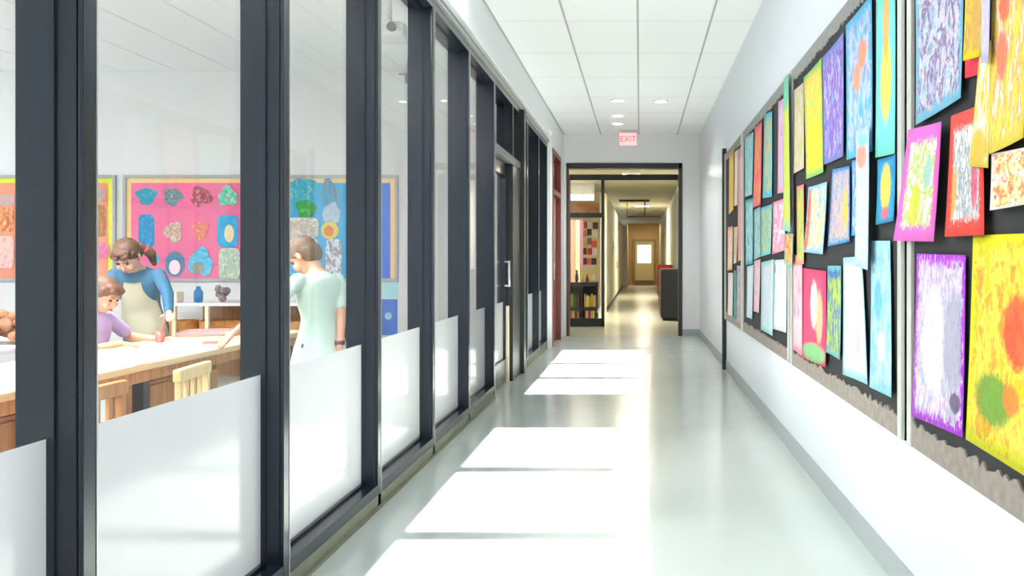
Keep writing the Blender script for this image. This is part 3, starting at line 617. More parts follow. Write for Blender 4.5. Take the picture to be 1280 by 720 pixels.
def cut(px, py, w, h, shape, m, label, seed=0, layer=0):
    """paper cut-out pinned on the classroom boards: ellipse / rounded rect / heart-ish blob with thickness"""
    rnd = random.Random(seed); c = at(px, py, YB); s = YB / F
    bm = bmesh.new(); uvl = bm.loops.layers.uv.new('UVMap'); n_ = 28; f0, f1 = [], []
    for i in range(n_):
        t = 2 * PI * i / n_; ct_, st_ = math.cos(t), math.sin(t)
        if shape == 'oval': rx, rz = ct_, st_
        elif shape == 'rect':
            k_ = 6; q = (abs(ct_) ** k_ + abs(st_) ** k_) ** (-1 / k_); rx, rz = ct_ * q, st_ * q
        else:
            q = 1 + .14 * math.sin(3 * t + seed) + .08 * math.sin(5 * t + seed * 2); rx, rz = ct_ * q, st_ * q
        x_, z_ = c.x + rx * w * s / 2, c.z + rz * h * s / 2
        layer = layer or (seed % 4 if seed < 30 else 1)
        f0.append((bm.verts.new((x_, YB - .018 - .003 * layer, z_)), rx / 2 + .5, rz / 2 + .5)); f1.append((bm.verts.new((x_, YB - .016 - .003 * layer, z_)), rx / 2 + .5, rz / 2 + .5))
    for f in (f0, f1):
        fc = bm.faces.new([a[0] for a in f])
        for l, a in zip(fc.loops, f): l[uvl].uv = (a[1], a[2])
    for i in range(n_):
        j = (i + 1) % n_; bm.faces.new((f0[i][0], f0[j][0], f1[j][0], f1[i][0]))
    return tag(obj('craft_cutout', bm, m), label, 'artwork', 'craft work on the classroom boards')
T, Br, Bl, Gr, Cr, Rd = (60, 170, 190), (150, 110, 95), (60, 150, 215), (70, 180, 110), (240, 225, 200), (205, 70, 100)
CUT = [
 (184,245,25,21,'blob',T,[T,(50,140,170),(110,190,200)],'teal cut-out, first of the top row on the pink board'),
 (217,246,23,22,'blob',Br,[Br,T,(120,90,80),(190,200,190)],'grey-brown and teal cut-out, second of the top row on the pink board'),
 (252,246,25,24,'blob',(190,70,100),[(190,75,100),(160,80,80),(235,160,180)],'dark rose cut-out, third of the top row on the pink board'),
 (286,246,24,24,'blob',Gr,[Gr,(120,200,180),(225,235,225)],'green cut-out, fourth of the top row on the pink board'),
 (184,289,20,42,'rect',Bl,[Bl,(50,130,190),(90,185,225)],'tall blue cut-out, first of the middle row on the pink board'),
 (218,290,22,26,'blob',Cr,[Cr,(190,140,120),(245,235,220)],'cream heart-like cut-out, second of the middle row on the pink board'),
 (252,288,18,24,'blob',(240,160,120),[(240,160,120),(225,120,110),(250,190,150)],'small orange cut-out, third of the middle row on the pink board'),
 (286,289,26,40,'rect',Bl,[Bl,(80,180,215)],'wide light blue sheet, fourth of the middle row on the pink board'),
 (193,323,14,14,'blob',T,[T,(70,190,200)],'small teal cut-out beside the brown-haired head'),
 (220,330,25,32,'oval',(90,110,150),[(90,110,150),(80,150,180),(130,110,120)],'slate blue oval, second of the bottom row on the pink board'),
 (252,328,30,34,'blob',Bl,[Bl,(120,200,225),(70,160,205)],'light blue cut-out, third of the bottom row on the pink board'),
 (288,330,26,40,'rect',Cr,[Cr,(150,190,170),(240,235,215)],'cream sheet with green top, fourth of the bottom row on the pink board'),
 (377,240,40,36,'blob',(90,200,215),[(90,200,215),(60,160,190),(150,215,190)],'aqua treetop cut-out at the top of the blue board'),
 (383,262,24,26,'blob',Gr,[Gr,(60,150,80),(120,200,110)],'green leafy cut-out on the blue board'),
 (378,285,42,26,'rect',(235,230,215),[(235,230,215),(190,180,170),(250,245,235)],'white strip with dark dots on the blue board'),
 (412,240,18,34,'blob',(50,130,180),[(50,130,180),(60,160,190),(190,110,80)],'dark blue cut-out upper right on the blue board'),
 (415,266,22,26,'blob',(150,180,205),[(150,180,205),(200,205,215)],'pale violet cut-out right of the green leafy one'),
 (413,288,22,22,'oval',(235,215,90),[(235,215,90),(225,195,80)],'yellow round flower cut-out on the blue board'),
 (380,308,36,20,'rect',(245,235,220),[(245,235,220),(235,215,190)],'cream sheet above the mint-shirted person'),
 (418,322,20,46,'rect',(210,225,235),[(120,190,215),(235,235,240),(120,90,110),(210,225,235)],'tall white and blue sheet right of the mint-shirted person'),
 (9,250,20,14,'rect',Gr,[Gr,(235,160,190),(120,190,90)],'green and pink strip at the top of the left board'),
 (8,275,22,30,'rect',(245,190,140),[(245,190,140),(240,130,90),(120,100,70)],'peach sheet with brown marks on the left board'),
 (6,315,26,40,'rect',(245,170,190),[(245,170,190),(240,205,190),(240,150,160)],'pink sheet low on the left board'),
 (127,244,14,16,'rect',(90,170,190),[(90,170,190),(245,160,120)],'blue topped small sheet upper right on the left board'),
 (127,276,14,40,'rect',(240,140,80),[(240,140,80),(150,120,70),(245,170,120)],'orange and brown sheet right on the left board'),
 (130,313,18,20,'oval',(225,110,150),[(225,110,150),(235,150,180)],'rose pink round cut-out low on the left board'),
]
for i, (px, py, w_, h_, sh, base, pal, label) in enumerate(CUT):
    cut(px, py, w_, h_, sh, paint_mat('craft_%d' % i, base, pal, i + 60, stretch=1.2, margin=0, fine=6), label, i)
cut(220, 334, 14, 18, 'oval', mat('pale_pink_craft', srgb(240, 215, 225), .7), 'small pale pink circle centred on the slate blue oval', 80, 4)
cut(288, 292, 12, 22, 'oval', mat('tan_craft', srgb(235, 215, 170), .7, noise=.2), 'cream oval figure on the wide light blue sheet', 81, 4)
cut(249, 335, 14, 14, 'oval', mat('grey_craft', srgb(150, 150, 130), .7, noise=.3), 'small grey-tan circle on the light blue cut-out', 82, 4)
cut(412, 289, 12, 13, 'oval', mat('orange_craft', srgb(225, 120, 50), .7, noise=.3), 'orange flower centre on the yellow round cut-out', 83, 4)
# wall sheets right of the board
a = at(478, 345, YB); c = at(498, 372, YB)
tag(obj('paper_sheet', B(a.x, c.x, YB - .004, YB, c.z, a.z), mat('aqua_sheet', srgb(170, 220, 230), .6, noise=.15, bscale=12)), 'pale aqua sheet on the wall under the right end of the long board', 'paper')
a = at(476, 374, YB); c = at(497, 419, YB)
r = tag(obj('poster', B(a.x, c.x, YB - .004, YB, c.z, a.z), mat('blue_poster', srgb(30, 110, 215), .5, noise=.2, bscale=8)), 'bright blue poster low on the back wall beside the dark posts', 'poster')
a = at(481, 382, YB); c = at(490, 408, YB); obj('printed_picture', lathe(bmesh.new(), (0, 0, 0), [(.001, 0), (.04, .001)]), MATS['aqua_sheet'], r).matrix_world = Matrix.Translation(((a.x + c.x) / 2, YB - .006, (a.z + c.z) / 2)) @ Matrix.Rotation(PI / 2, 4, 'X')

# counter under the long board
Yc = 9.25; cz = at(0, 379, Yc).z
cx0, cx1 = at(212, 0, Yc).x, at(440, 0, Yc).x
r = thing('counter_shelf', 'white-topped counter with posts under the long board', 'counter', ((cx0 + cx1) / 2, Yc, 0))
obj('top', B(cx0, cx1, Yc, YB - .01, cz - .03, cz, bev=.004), M_white, r)
for i in range(6):
    x = at(257, 0, Yc).x + .76 * (i - 1) if i else cx0 + .03
    obj('post', B(x - .018, x + .018, Yc + .02, Yc + .06, 0, cz - .03), mat('cream_post', srgb(250, 232, 200), .5), r)
obj('back_panel', B(cx0, cx1, YB - .05, YB - .02, 0, cz - .03), M_wood2, r); obj('shelf', B(cx0, cx1, Yc + .06, YB - .05, .28, .31), M_wood2, r)
mb = mat('woven_basket', srgb(205, 140, 75), .7, noise=.5, bscale=30)
for i, (px, rw) in enumerate(((230, .15), (270, .15), (290, .075), (312, .13), (372, .16), (412, .15))):
    x = at(px, 0, Yc + .3).x
    o = tag(obj('basket', lathe(bmesh.new(), (x, Yc + .28, .313), [(rw * .75, 0), (rw, .2), (rw * 1.03, .30), (rw * .95, .30), (rw * .7, .02)]), mb, smooth=True),
            ['wide round basket at the left end of the counter shelf', 'round basket right of the cream post on the counter shelf', 'small basket beside the round one on the counter shelf', 'basket on the shelf behind the second dark post', 'basket on the shelf behind the mint-shirted person', 'rightmost basket on the counter shelf'][i], 'basket', 'baskets on the counter shelf')
bmx = lathe(bmesh.new(), (at(248, 0, Yc + .2).x, Yc + .2, cz), [(.04, 0), (.045, .02), (.045, .11), (.025, .14), (.02, .165)])
tag(obj('bottle', bmx, mat('blue_plastic', srgb(35, 120, 180), .3), smooth=True), 'blue bottle standing on the white counter', 'bottle')
x = at(278, 0, Yc + .2).x; rr_ = random.Random(3); bm = bmesh.new()
for i in range(9): ball(bm, (x + rr_.uniform(-.07, .07), Yc + .2 + rr_.uniform(-.04, .04), cz + .04 + rr_.uniform(0, .11)), rr_.uniform(.025, .04), seg=10)
tag(obj('dried_flowers', bm, mat('brown_grey_flowers', srgb(150, 130, 130), .8, noise=.5, bscale=40)), 'grey-brown bunch of dried flowers on the white counter', 'flowers')
x = at(220, 0, Yc + .2).x
bm = bmesh.new(); box(bm, x - .09, x + .06, Yc + .1, Yc + .25, cz, cz + .11, bev=.01); tag(obj('paper_box', bm, mat('cream_card', srgb(245, 225, 200), .6, noise=.1)), 'cream cardboard box at the left end of the white counter', 'box')

# ------------------------------------------------------------------ big table
TX0, TX1, TY0, TY1, TZ = -3.18, -2.45, 3.25, 6.75, .72
r = thing('work_table', 'long pale wood work table with dark legs behind the glass', 'table', ((TX0 + TX1) / 2, 5, 0))
obj('tabletop', B(TX0, TX1, TY0, TY1, TZ - .035, TZ, bev=.006), M_wood, r)
obj('apron_rail', B(TX0 + .06, TX1 - .05, TY0 + .05, TY1 - .05, TZ - .10, TZ - .035), M_wood2, r)
for x in (TX0 + .08, TX1 - .09):
    for y in (TY0 + .15, 4.66, TY1 - .15): obj('leg', B(x - .03, x + .03, y - .03, y + .03, 0, TZ - .10, bev=.004), mat('dark_table_leg', (.03, .03, .035), .4), r)
# second table further left
r = thing('side_table', 'white-topped table at the far left of the classroom', 'table', (-4.1, 4.6, 0))
obj('tabletop', B(-4.9, -3.75, 3.2, 6.3, .68, .71, bev=.005), mat('white_laminate', (.85, .83, .80), .4), r)
for x in (-4.8, -3.85):
    for y in (3.3, 6.2): obj('leg', B(x - .025, x + .025, y - .025, y + .025, 0, .68), M_wood2, r)
# things on table
def sheet(px, py, w_, l_, ang, m, label, th=.002, name='paper_sheet', cat='paper', z0=TZ):
    Y = (H - z0) * F / (py - VY); x = (px - VX) * Y / F
    bm = B(-w_ / 2, w_ / 2, -l_ / 2, l_ / 2, 0, th); bmesh.ops.transform(bm, matrix=Matrix.Translation((x, Y, z0 + .0005)) @ Matrix.Rotation(ang, 4, 'Z'), verts=bm.verts)
    return tag(obj(name, bm, m), label, cat)
mw = mat('white_paper', (.9, .89, .86), .6)
sheet(150, 450, .42, .55, .05, mw, 'white paper sheet on the near part of the work table', .004)
sheet(215, 428, .36, .40, -.1, mw, 'white paper sheet beside the pink brush pot')
sheet(288, 414, .28, .40, .1, mw, 'white paper sheet at the far right corner of the work table')
sheet(266, 429, .10, .12, .3, mat('coral_paper', srgb(235, 120, 100), .6), 'small coral red card near the right edge of the work table', .012, 'card', 'paper')
bm = B(-.24, .24, -.17, .17, 0, .03, bev=.006); bmesh.ops.transform(bm, matrix=Matrix.Translation((-2.92, 6.35, TZ)) @ Matrix.Rotation(.25, 4, 'Z'), verts=bm.verts)
tag(obj('tray', bm, mat('mauve_tray', srgb(185, 140, 140), .6, noise=.1)), 'mauve tray at the far end of the work table', 'tray')
p = Vector(((200 - VX) * 5.7 / F, 5.7, TZ))
r = thing('brush_pot', 'small coral pink pot with a leaning brush on the work table', 'pot', p)
obj('pot', lathe(bmesh.new(), p, [(.02, 0), (.026, .02), (.024, .07), (.02, .07), (.018, .01)]), mat('coral_plastic', srgb(238, 105, 105), .4), r, smooth=True)
obj('brush', tube(bmesh.new(), p + Vector((0, 0, .012)), p + Vector((.035, 0, .19)), .005), MATS['coral_plastic'], r)
# chairs
def chair(x, y, rz, label, wd=M_wood3, seat_z=.42):
    r = thing('wooden_chair', label, 'chair', (x, y, 0), 'wooden chairs at the work table')
    R = Matrix.Translation((x, y, 0)) @ Matrix.Rotation(rz, 4, 'Z')
    def add(nm, bm, m=wd):
        bmesh.ops.transform(bm, matrix=R, verts=bm.verts); return obj(nm, bm, m, r)
    add('seat', B(-.19, .19, -.19, .19, seat_z - .025, seat_z, bev=.008))
    for sx in (-1, 1):
        add('leg', B(sx * .17 - .014, sx * .17 + .014, -.18, -.152, 0, seat_z - .025)); add('leg', B(sx * .17 - .014, sx * .17 + .014, .152, .18, 0, .70))
    bm = B(-.2, .2,   .146, .186, .665, .725, bev=.01); add('back_rail', bm)
    for sx in (-.085, 0, .085): add('back_slat', B(sx - .012, sx + .012, .158, .174, seat_z, .665))
    add('stretcher', B(-.17, .17, -.172, -.156, .18, .2)); add('seat_rail', B(-.17, .17, .158, .176, seat_z - .07, seat_z - .025))
    return r
chair(-2.33, 4.42, -PI / 2 + .1, 'light wood slatted chair pushed to the table edge, right of the dark table leg')
chair(-2.36, 3.70, -PI / 2, 'light wood chair nearest the glass, left of the dark table leg', M_wood2)
# wood cupboard at the far right under the table
r = thing('drawer_unit', 'orange wood drawer unit with a dark handle plate behind the table', 'cabinet', (-2.6, 6.9, 0))
obj('body', B(-2.98, -2.42, 6.82, 7.25, .0, .66, bev=.006), M_wood2, r)
obj('drawer', B(-2.96, -2.44, 6.80, 6.82, .06, .63, bev=.004), M_wood2, r)
obj('handle_plate', B(-2.86, -2.72, 6.785, 6.80, .40, .50), M_dark, r)

for (y0, y1, lab) in ((3.62, 4.45, 'orange wood cupboard under the near end of the work table'), (4.9, 5.7, 'orange wood cupboard under the middle of the work table, behind the slatted chair')):
    r = thing('low_cupboard', lab, 'cupboard', (-2.9, (y0 + y1) / 2, 0))
    obj('body', B(-2.84, -2.64, y0, y1, 0, .58, bev=.005), M_wood2, r)
    ym = (y0 + y1) / 2
    obj('door', B(-2.64, -2.622, y0 + .01, ym - .012, .04, .56, bev=.003), M_wood2, r); obj('door', B(-2.64, -2.622, ym + .012, y1 - .01, .04, .56, bev=.003), M_wood2, r)
rr_ = random.Random(11); bm = bmesh.new()
for i in range(60): ball(bm, (-4.0 + rr_.uniform(-.16, .16), 5.75 + rr_.uniform(-.16, .16), .72 + rr_.uniform(.04, .17)), rr_.uniform(.03, .045), seg=10)
tag(obj('brown_heap', bm, mat('brown_rumple', srgb(140, 95, 70), .9, noise=.6, bscale=18, bump=.4), smooth=True), 'rumpled brown heap on the white side table at the far left', 'heap')  # loose heap standing in for an unidentified brown shape
# projector and bracket on classroom ceiling
c = at(490, 40, 7.1)
r = thing('projector', 'white projector hung from the classroom ceiling behind the glass', 'projector', (c.x, 7.1, ZC))
bm = bmesh.new(); box(bm, c.x - .16, c.x + .13, 6.95, 7.3, c.z - .06, c.z + .05, bev=.03); obj('body', bm, mat('grey_white_plastic', (.6, .6, .62), .4), r)
bm = bmesh.new(); tube(bm, (c.x - .02, 7.1, c.z + .05), (c.x - .02, 7.1, ZC), .02); obj('mount_pole', bm, M_alu, r)
bm = bmesh.new(); tube(bm, (c.x + .04, 6.95, c.z), (c.x + .04, 6.92, c.z), .035); obj('projector_lens', bm, M_dark, r)
c = at(496, 84, 9.6)
r = thing('wall_bracket', 'small grey T-shaped bracket high on the classroom wall', 'bracket', (c.x, YB, c.z))
obj('cross_bar', B(c.x - .07, c.x + .07, YB - .06, YB - .03, c.z - .01, c.z + .01), mat('bracket_grey', (.3, .3, .32), .4), r); obj('stem', B(c.x - .01, c.x + .01, YB - .05, YB, c.z - .09, c.z - .01), MATS['bracket_grey'], r)

# ------------------------------------------------------------------ people
def union_mesh(name, bm, m, parent, voxel=.006, smooth=3):
    me = bpy.data.meshes.new('tmp'); bm.to_mesh(me); bm.free()
    t = bpy.data.objects.new('tmp', me); COL.objects.link(t)
    r = t.modifiers.new('r', 'REMESH'); r.mode = 'VOXEL'; r.voxel_size = voxel; r.use_smooth_shade = True
    s = t.modifiers.new('s', 'SMOOTH'); s.factor = .5; s.iterations = smooth
    bpy.context.view_layer.update()
    me2 = bpy.data.meshes.new_from_object(t.evaluated_get(bpy.context.evaluated_depsgraph_get()))
    bpy.data.objects.remove(t)
    for p in me2.polygons: p.use_smooth = True
    me2.materials.clear(); me2.materials.append(m)
    o = bpy.data.objects.new(name, me2); COL.objects.link(o)
    if parent: o.parent = parent; o.matrix_parent_inverse = Matrix.Translation(parent.location).inverted()
    return o
def cap(bm, p0, r0, p1, r1):
    tube(bm, p0, p1, r0, r1, 16); ball(bm, p0, r0, seg=14); ball(bm, p1, r1, seg=14)
def ik(a, b_, l1, l2, hint):
    d = b_ - a; L_ = min(d.length, (l1 + l2) * .995); u = d.normalized()
    x = (l1 * l1 - l2 * l2 + L_ * L_) / (2 * L_); h = math.sqrt(max(0, l1 * l1 - x * x))
    hn = (hint - u * hint.dot(u)).normalized()
    return a + u * x + hn * h, a + u * L_
def hand(bm, w, d, n, s, side):
    """w wrist, d pointing direction, n palm normal (fingers curl towards n), side vector to the thumb"""
    d = d.normalized(); n = (n - d * n.dot(d)).normalized(); t = d.cross(n).normalized()
    if t.dot(side) < 0: t = -t
    for k_ in (-1.2, -.4, .4, 1.2): cap(bm, w + d * .01 * s, .016 * s, w + d * .082 * s + t * .019 * k_ * s, .0125 * s)
    for k_, ln in ((1.45, .068), (.5, .078), (-.45, .072), (-1.4, .056)):
        p = w + d * .082 * s + t * .0185 * k_ * s; dd = d.copy(); r_ = .0092 * s
        for j, fr_ in enumerate((.45, .32, .23)):
            dd = (dd + n * .28).normalized(); q = p + dd * ln * fr_ * s; cap(bm, p, r_, q, r_ * .9); p = q; r_ *= .9
    p = w + d * .03 * s + t * .026 * s; dd = (d * .7 + t * .75 + n * .2).normalized(); r_ = .011 * s
    for ln in (.036, .028): q = p + dd * ln * s; cap(bm, p, r_, q, r_ * .88); p = q; dd = (dd + d * .35).normalized(); r_ *= .88
def loft(bm, secs, fn, seg=28, steps=5, a0=0.0, a1=2 * PI, grow=0.0):
    """secs: (z, rx, ry, y) stacked sections; fn maps local adult coordinates to the world; full turn or a front patch"""
    L_ = []
    for i in range(len(secs) - 1):
        p0, p1, p2, p3 = secs[max(0, i - 1)], secs[i], secs[i + 1], secs[min(len(secs) - 1, i + 2)]
        for t in [k / steps for k in range(steps)]:
            L_.append([.5 * (2 * b + (c - a) * t + (2 * a - 5 * b + 4 * c - d) * t * t + (3 * b - a - 3 * c + d) * t ** 3) for a, b, c, d in zip(p0, p1, p2, p3)])
    L_.append(list(secs[-1])); full = a1 - a0 > 6.2; rings = []
    n_ = seg if full else seg + 1
    for (z_, rx, ry, yo) in L_:
        ring = []
        for i in range(n_):
            t = a0 + (a1 - a0) * i / seg; c_, s_ = math.cos(t), math.sin(t); k = (abs(c_) ** 2.4 + abs(s_) ** 2.4) ** (-1 / 2.4)
            ring.append(bm.verts.new(fn((rx + grow) * c_ * k, yo + (ry + grow) * s_ * k, z_)))
        rings.append(ring)
    for a, b in zip(rings, rings[1:]):
        for i in range(n_ if full else n_ - 1): bm.faces.new((a[i], a[(i + 1) % n_], b[(i + 1) % n_], b[i]))
    if full: bm.faces.new(rings[0]); bm.faces.new(rings[-1])
    return rings
def rotx(v, a):  # lean forward (+y local) about x
    return Vector((v.x, v.y * math.cos(a) + v.z * math.sin(a), -v.y * math.sin(a) + v.z * math.cos(a)))
def person(loc, yaw, s, label, lean=0.0, nod=0.0, turn=0.0, hs=1.0, sit=None, wrists=None, hand_dir=None, palm=None,
           skin=(.62, .36, .24), shirt=(.5, .5, .5), trousers=(.1, .12, .2), hair=(.12, .06, .03), hairstyle='short', sleeve='short', apron=None, hem=.86, band=None, elb=(-.3, -1.0)):
    """local frame: +y forward, +x person's right; yaw 0 faces +Y. s = scale of a 1.70 m adult"""
    base = Vector(loc)
    r = thing('person', label, 'person', base)
    R = Matrix.Rotation(yaw, 3, 'Z'); hip_z = sit if sit else .92 * s
    W = lambda v: base + R @ Vector(v)
    pel = Vector((0, 0, hip_z))
    def U(x, y, z_): return W(pel + rotx(Vector((x, y, z_ - .92)) * s, lean))       # upper body, adult coordinates
    msk = mat('skin_%s' % label[:24].replace(' ', '_'), skin, .55, noise=.06, bscale=14)
    msh = mat('shirt_%s' % label[:24].replace(' ', '_'), shirt, .8, noise=.08, bscale=9, bump=.3)
    mtr = mat('trousers_%s' % label[:24].replace(' ', '_'), trousers, .8)
    mha = mat('hair_%s' % label[:24].replace(' ', '_'), hair, .55, noise=.35, bscale=45, bump=.5)
    rq = lambda extra=0: (R @ Matrix.Rotation(-lean - extra, 3, 'X')).to_4x4().to_quaternion()
    body = bmesh.new(); sh = bmesh.new(); tr = bmesh.new()
    # torso
    TS = [(.88, .150, .105, 0), (.98, .145, .100, 0), (1.08, .128, .092, .004), (1.20, .145, .105, .006), (1.31, .165, .108, .002), (1.38, .150, .092, -.004), (1.43, .085, .062, -.008), (1.455, .05, .045, -.008)]
    loft(body, TS, U)
    fl = .062 if hem < .8 else 0
    SS = [(hem, .170 + fl * .7, .124 + fl * 1.5, .03 if fl else 0), ((hem + 1.0) / 2, .160 + fl * .6, .116 + fl * 1.1, .015 if fl else 0)] + [(z_, rx + .012, ry + .012, yo) for z_, rx, ry, yo in TS[2:6]] + [(1.425, .095, .07, -.008), (1.44, .07, .058, -.008)]
    loft(sh, SS, U)
    cap(sh, U(-.148, 0, 1.365), .058 * s, U(.148, 0, 1.365), .058 * s); cap(body, U(-.14, 0, 1.37), .048 * s, U(.14, 0, 1.37), .048 * s)
    # neck + head
    nb = U(0, 0, 1.42); hp = U(0, .015, 1.49)
    Rh = R @ Matrix.Rotation(turn, 3, 'Z') @ Matrix.Rotation(-(lean + nod), 3, 'X')
    hc = hp + Rh @ Vector((0, .02, .10)) * s * hs
    Hh = lambda x, y, z_: hc + Rh @ (Vector((x, y, z_)) * s * hs)
    qh = Rh.to_4x4().to_quaternion()
    cap(body, nb, .058 * s, hc + Rh @ Vector((0, -.02, -.06)) * s * hs, .052 * s)
    k_ = s * hs
    E = lambda b__, c_, rr, q=None: ball(b__, Hh(*c_), tuple(v * k_ for v in rr), qh if q is None else q, 20)
    E(body, (0, -.012, .02), (.076, .092, .088)); E(body, (0, .022, -.035), (.062, .068, .072)); E(body, (0, .048, -.082), (.034, .034, .026))
    E(body, (0, .095, -.025), (.013, .019, .022)); cap(body, Hh(0, .084, .01), .009 * k_, Hh(0, .103, -.03), .011 * k_)
    E(body, (0, .083, -.062), (.024, .012, .010)); E(body, (0, .078, .028), (.05, .014, .012))
    for sx in (-1, 1):
        E(body, (sx * .038, .07, -.035), (.024, .022, .024)); E(body, (sx * .078, -.008, -.01), (.010, .018, .030))
        ey = bmesh.new(); E(ey, (sx * .031, .079, .004), (.012, .009, .007)); o = obj('eye', ey, mat('dark_eye', (.02, .012, .01), .2), r, smooth=True)
        eb = bmesh.new(); cap(eb, Hh(sx * .016, .092, .026), .004 * k_, Hh(sx * .046, .082, .028), .003 * k_); obj('eyebrow', eb, mha, r, smooth=True)
    li = bmesh.new(); E(li, (0, .094, -.062), (.02, .006, .006)); obj('lips', li, mat('lip_colour', (.5, .16, .14), .4), r, smooth=True)
    # hair
    hb = bmesh.new(); E(hb, (0, -.022, .035), (.086, .098, .088)); E(hb, (0, -.05, -.01), (.080, .070, .085)); E(hb, (0, .035, .082), (.066, .05, .028))
    if hairstyle == 'long':
        for sx in (-1, 1):
            cap(hb, Hh(sx * .07, .0, .02), .03 * k_, Hh(sx * .082, .02, -.14), .026 * k_); cap(hb, Hh(sx * .05, .062, .075), .02 * k_, Hh(sx * .08, .045, -.02), .016 * k_)
        cap(hb, Hh(0, -.06, 0), .075 * k_, Hh(0, -.075, -.17), .05 * k_)
    if hairstyle == 'tied':
        cap(hb, Hh(-.05, -.10, .0), .03 * k_, Hh(-.10, -.10, -.08), .036 * k_); cap(hb, Hh(-.10, -.10, -.08), .036 * k_, Hh(-.10, -.08, -.17), .018 * k_)
        tb = bmesh.new(); ball(tb, Hh(-.075, -.10, -.04), .034 * k_); ho = obj('hair_tie', tb, mat('red_hair_tie', (.55, .05, .09), .6), r, smooth=True); ho['label'] = 'red hair tie'
    if hairstyle in ('short', 'tied'):
        for sx in (-1, 1): cap(hb, Hh(sx * .05, .07, .07), .016 * k_, Hh(sx * .02, .082, .06), .016 * k_); cap(hb, Hh(sx * .066, .02, .05), .02 * k_, Hh(sx * .076, .012, .0), .010 * k_)
    union_mesh('hair', hb, mha, r, .005)
    # legs
    fwd = Vector((0, 1, 0)); shoes = bmesh.new()
    for sx in (-1, 1):
        hip = W(pel + Vector((sx * .09, 0, -.03)) * s)
        if sit:
            kn = W(pel + Vector((sx * .10 * s, .42 * s, .0))); an = W(Vector((sx * .10 * s, .46 * s, .08 * s)))
        else:
            kn = W(Vector((sx * .10, .02, .49)) * s); an = W(Vector((sx * .105, -.02, .085)) * s)
        cap(body, hip, .082 * s, kn, .052 * s); cap(body, kn, .052 * s, an, .036 * s); cap(body, an, .036 * s, an + R @ Vector((0, .13, -.045)) * s, .03 * s)
        cap(tr, hip, .095 * s, kn, .066 * s); cap(tr, kn, .064 * s, an + Vector((0, 0, .03)) * s, .05 * s)
        cap(shoes, an + R @ Vector((0, -.04, -.04)) * s, .04 * s, an + R @ Vector((0, .14, -.05)) * s, .034 * s)
    ball(tr, W(pel + Vector((0, 0, -.01)) * s), (.155 * s, .115 * s, .09 * s), R.to_4x4().to_quaternion(), 20)
    so = union_mesh('shoes', shoes, mat('dark_shoe', (.05, .05, .06), .5), r, .008)
    # arms
    for i_, sx in enumerate((-1, 1)):
        sho = U(sx * .175, 0, 1.375)
        wt = Vector(wrists[i_]) if wrists and wrists[i_] else U(sx * .24, .08, .86)
        hint = R @ Vector((sx * .6, elb[0], elb[1]))
        el_, wr_ = ik(sho, wt, .29 * s, .26 * s, hint)
        cap(body, sho, .050 * s, el_, .037 * s); cap(body, el_, .037 * s, wr_, .025 * s)
        dd = (wr_ - el_).normalized()
        if hand_dir and hand_dir[i_]: dd = Vector(hand_dir[i_]).normalized()
        pn = Vector(palm[i_]) if palm and palm[i_] else (R @ Vector((-sx, 0, 0)))
        hand(body, wr_, dd, pn, s, R @ Vector((-sx * .5, .8, 0)))
        if sleeve == 'short':
            q = sho.lerp(el_, .72); cap(sh, sho, .060 * s, q, .056 * s)
        else: cap(sh, sho, .058 * s, el_, .047 * s); cap(sh, el_, .047 * s, el_.lerp(wr_, .86), .036 * s)
        if band == i_:
            bb = bmesh.new(); p_ = el_.lerp(wr_, .90); tube(bb, p_ - dd * .012, p_ + dd * .012, .036 * s, .034 * s, 24); o = obj('wrist_band', bb, mat('dark_red_band', (.16, .02, .02), .4), r, smooth=True); o['label'] = 'dark red wrist band'
    union_mesh('body', body, msk, r, .0055, 2)
    union_mesh('shirt', sh, msh, r, .007, 4); union_mesh('trousers', tr, mtr, r, .009, 4)
    if apron:
        ab = bmesh.new()
        AS = [(.72, .165, .125, .01), (.90, .178, .135, .005), (1.08, .145, .112, .006), (1.20, .125, .122, .008), (1.34, .085, .118, .006), (1.36, .07, .10, .005)]
        r1 = loft(ab, AS, U, a0=.28, a1=PI - .28, grow=.014); r2 = loft(ab, AS, U, a0=.28, a1=PI - .28, grow=.010)
        for q in range(len(r1) - 1):
            for e_ in (0, -1): ab.faces.new((r1[q][e_], r1[q + 1][e_], r2[q + 1][e_], r2[q][e_]))
        for e_ in (0, -1):
            for q in range(len(r1[0]) - 1): ab.faces.new((r1[e_][q], r1[e_][q + 1], r2[e_][q + 1], r2[e_][q]))
        obj('apron', ab, mat('beige_apron', apron, .85, noise=.05, bump=.3), r, smooth=True)
        nb_ = bmesh.new()
        for sx in (-1, 1): tube(nb_, U(sx * .055, .105, 1.345), U(sx * .06, -.01, 1.45), .008)
        st = obj('neck_strap', nb_, mat('beige_apron', apron), r)
    return r
person((-1.885, 5.42, 0), 1.08, .81, 'person in a mint green t-shirt standing with head bowed, seen from behind', lean=.08, nod=.68, turn=.22, hs=1.14,
       wrists=[(-2.30, 5.12, .80), (-1.745, 5.33, .70)], hand_dir=[None, (0, 0, -1)], skin=(.66, .36, .24), shirt=(.62, .80, .72), hair=(.15, .095, .065), band=1, elb=(-.6, -.3), hem=.66)
person((-3.57, 6.62, 0), PI + .12, .845, 'person in a blue top and beige apron leaning over the table with bowed head', lean=.42, nod=.42, turn=-.1, hs=1.16,
       wrists=[(-3.06, 6.02, .75), (-3.52, 6.02, .80)], palm=[(0, 0, -1), (0, 0, -1)], hand_dir=[(.5, -.8, -.15), (.2, -.9, -.1)], skin=(.72, .42, .31), shirt=(.03, .12, .22), hair=(.11, .05, .03), hairstyle='tied', sleeve='long', apron=(.55, .51, .38), elb=(.4, -.3))
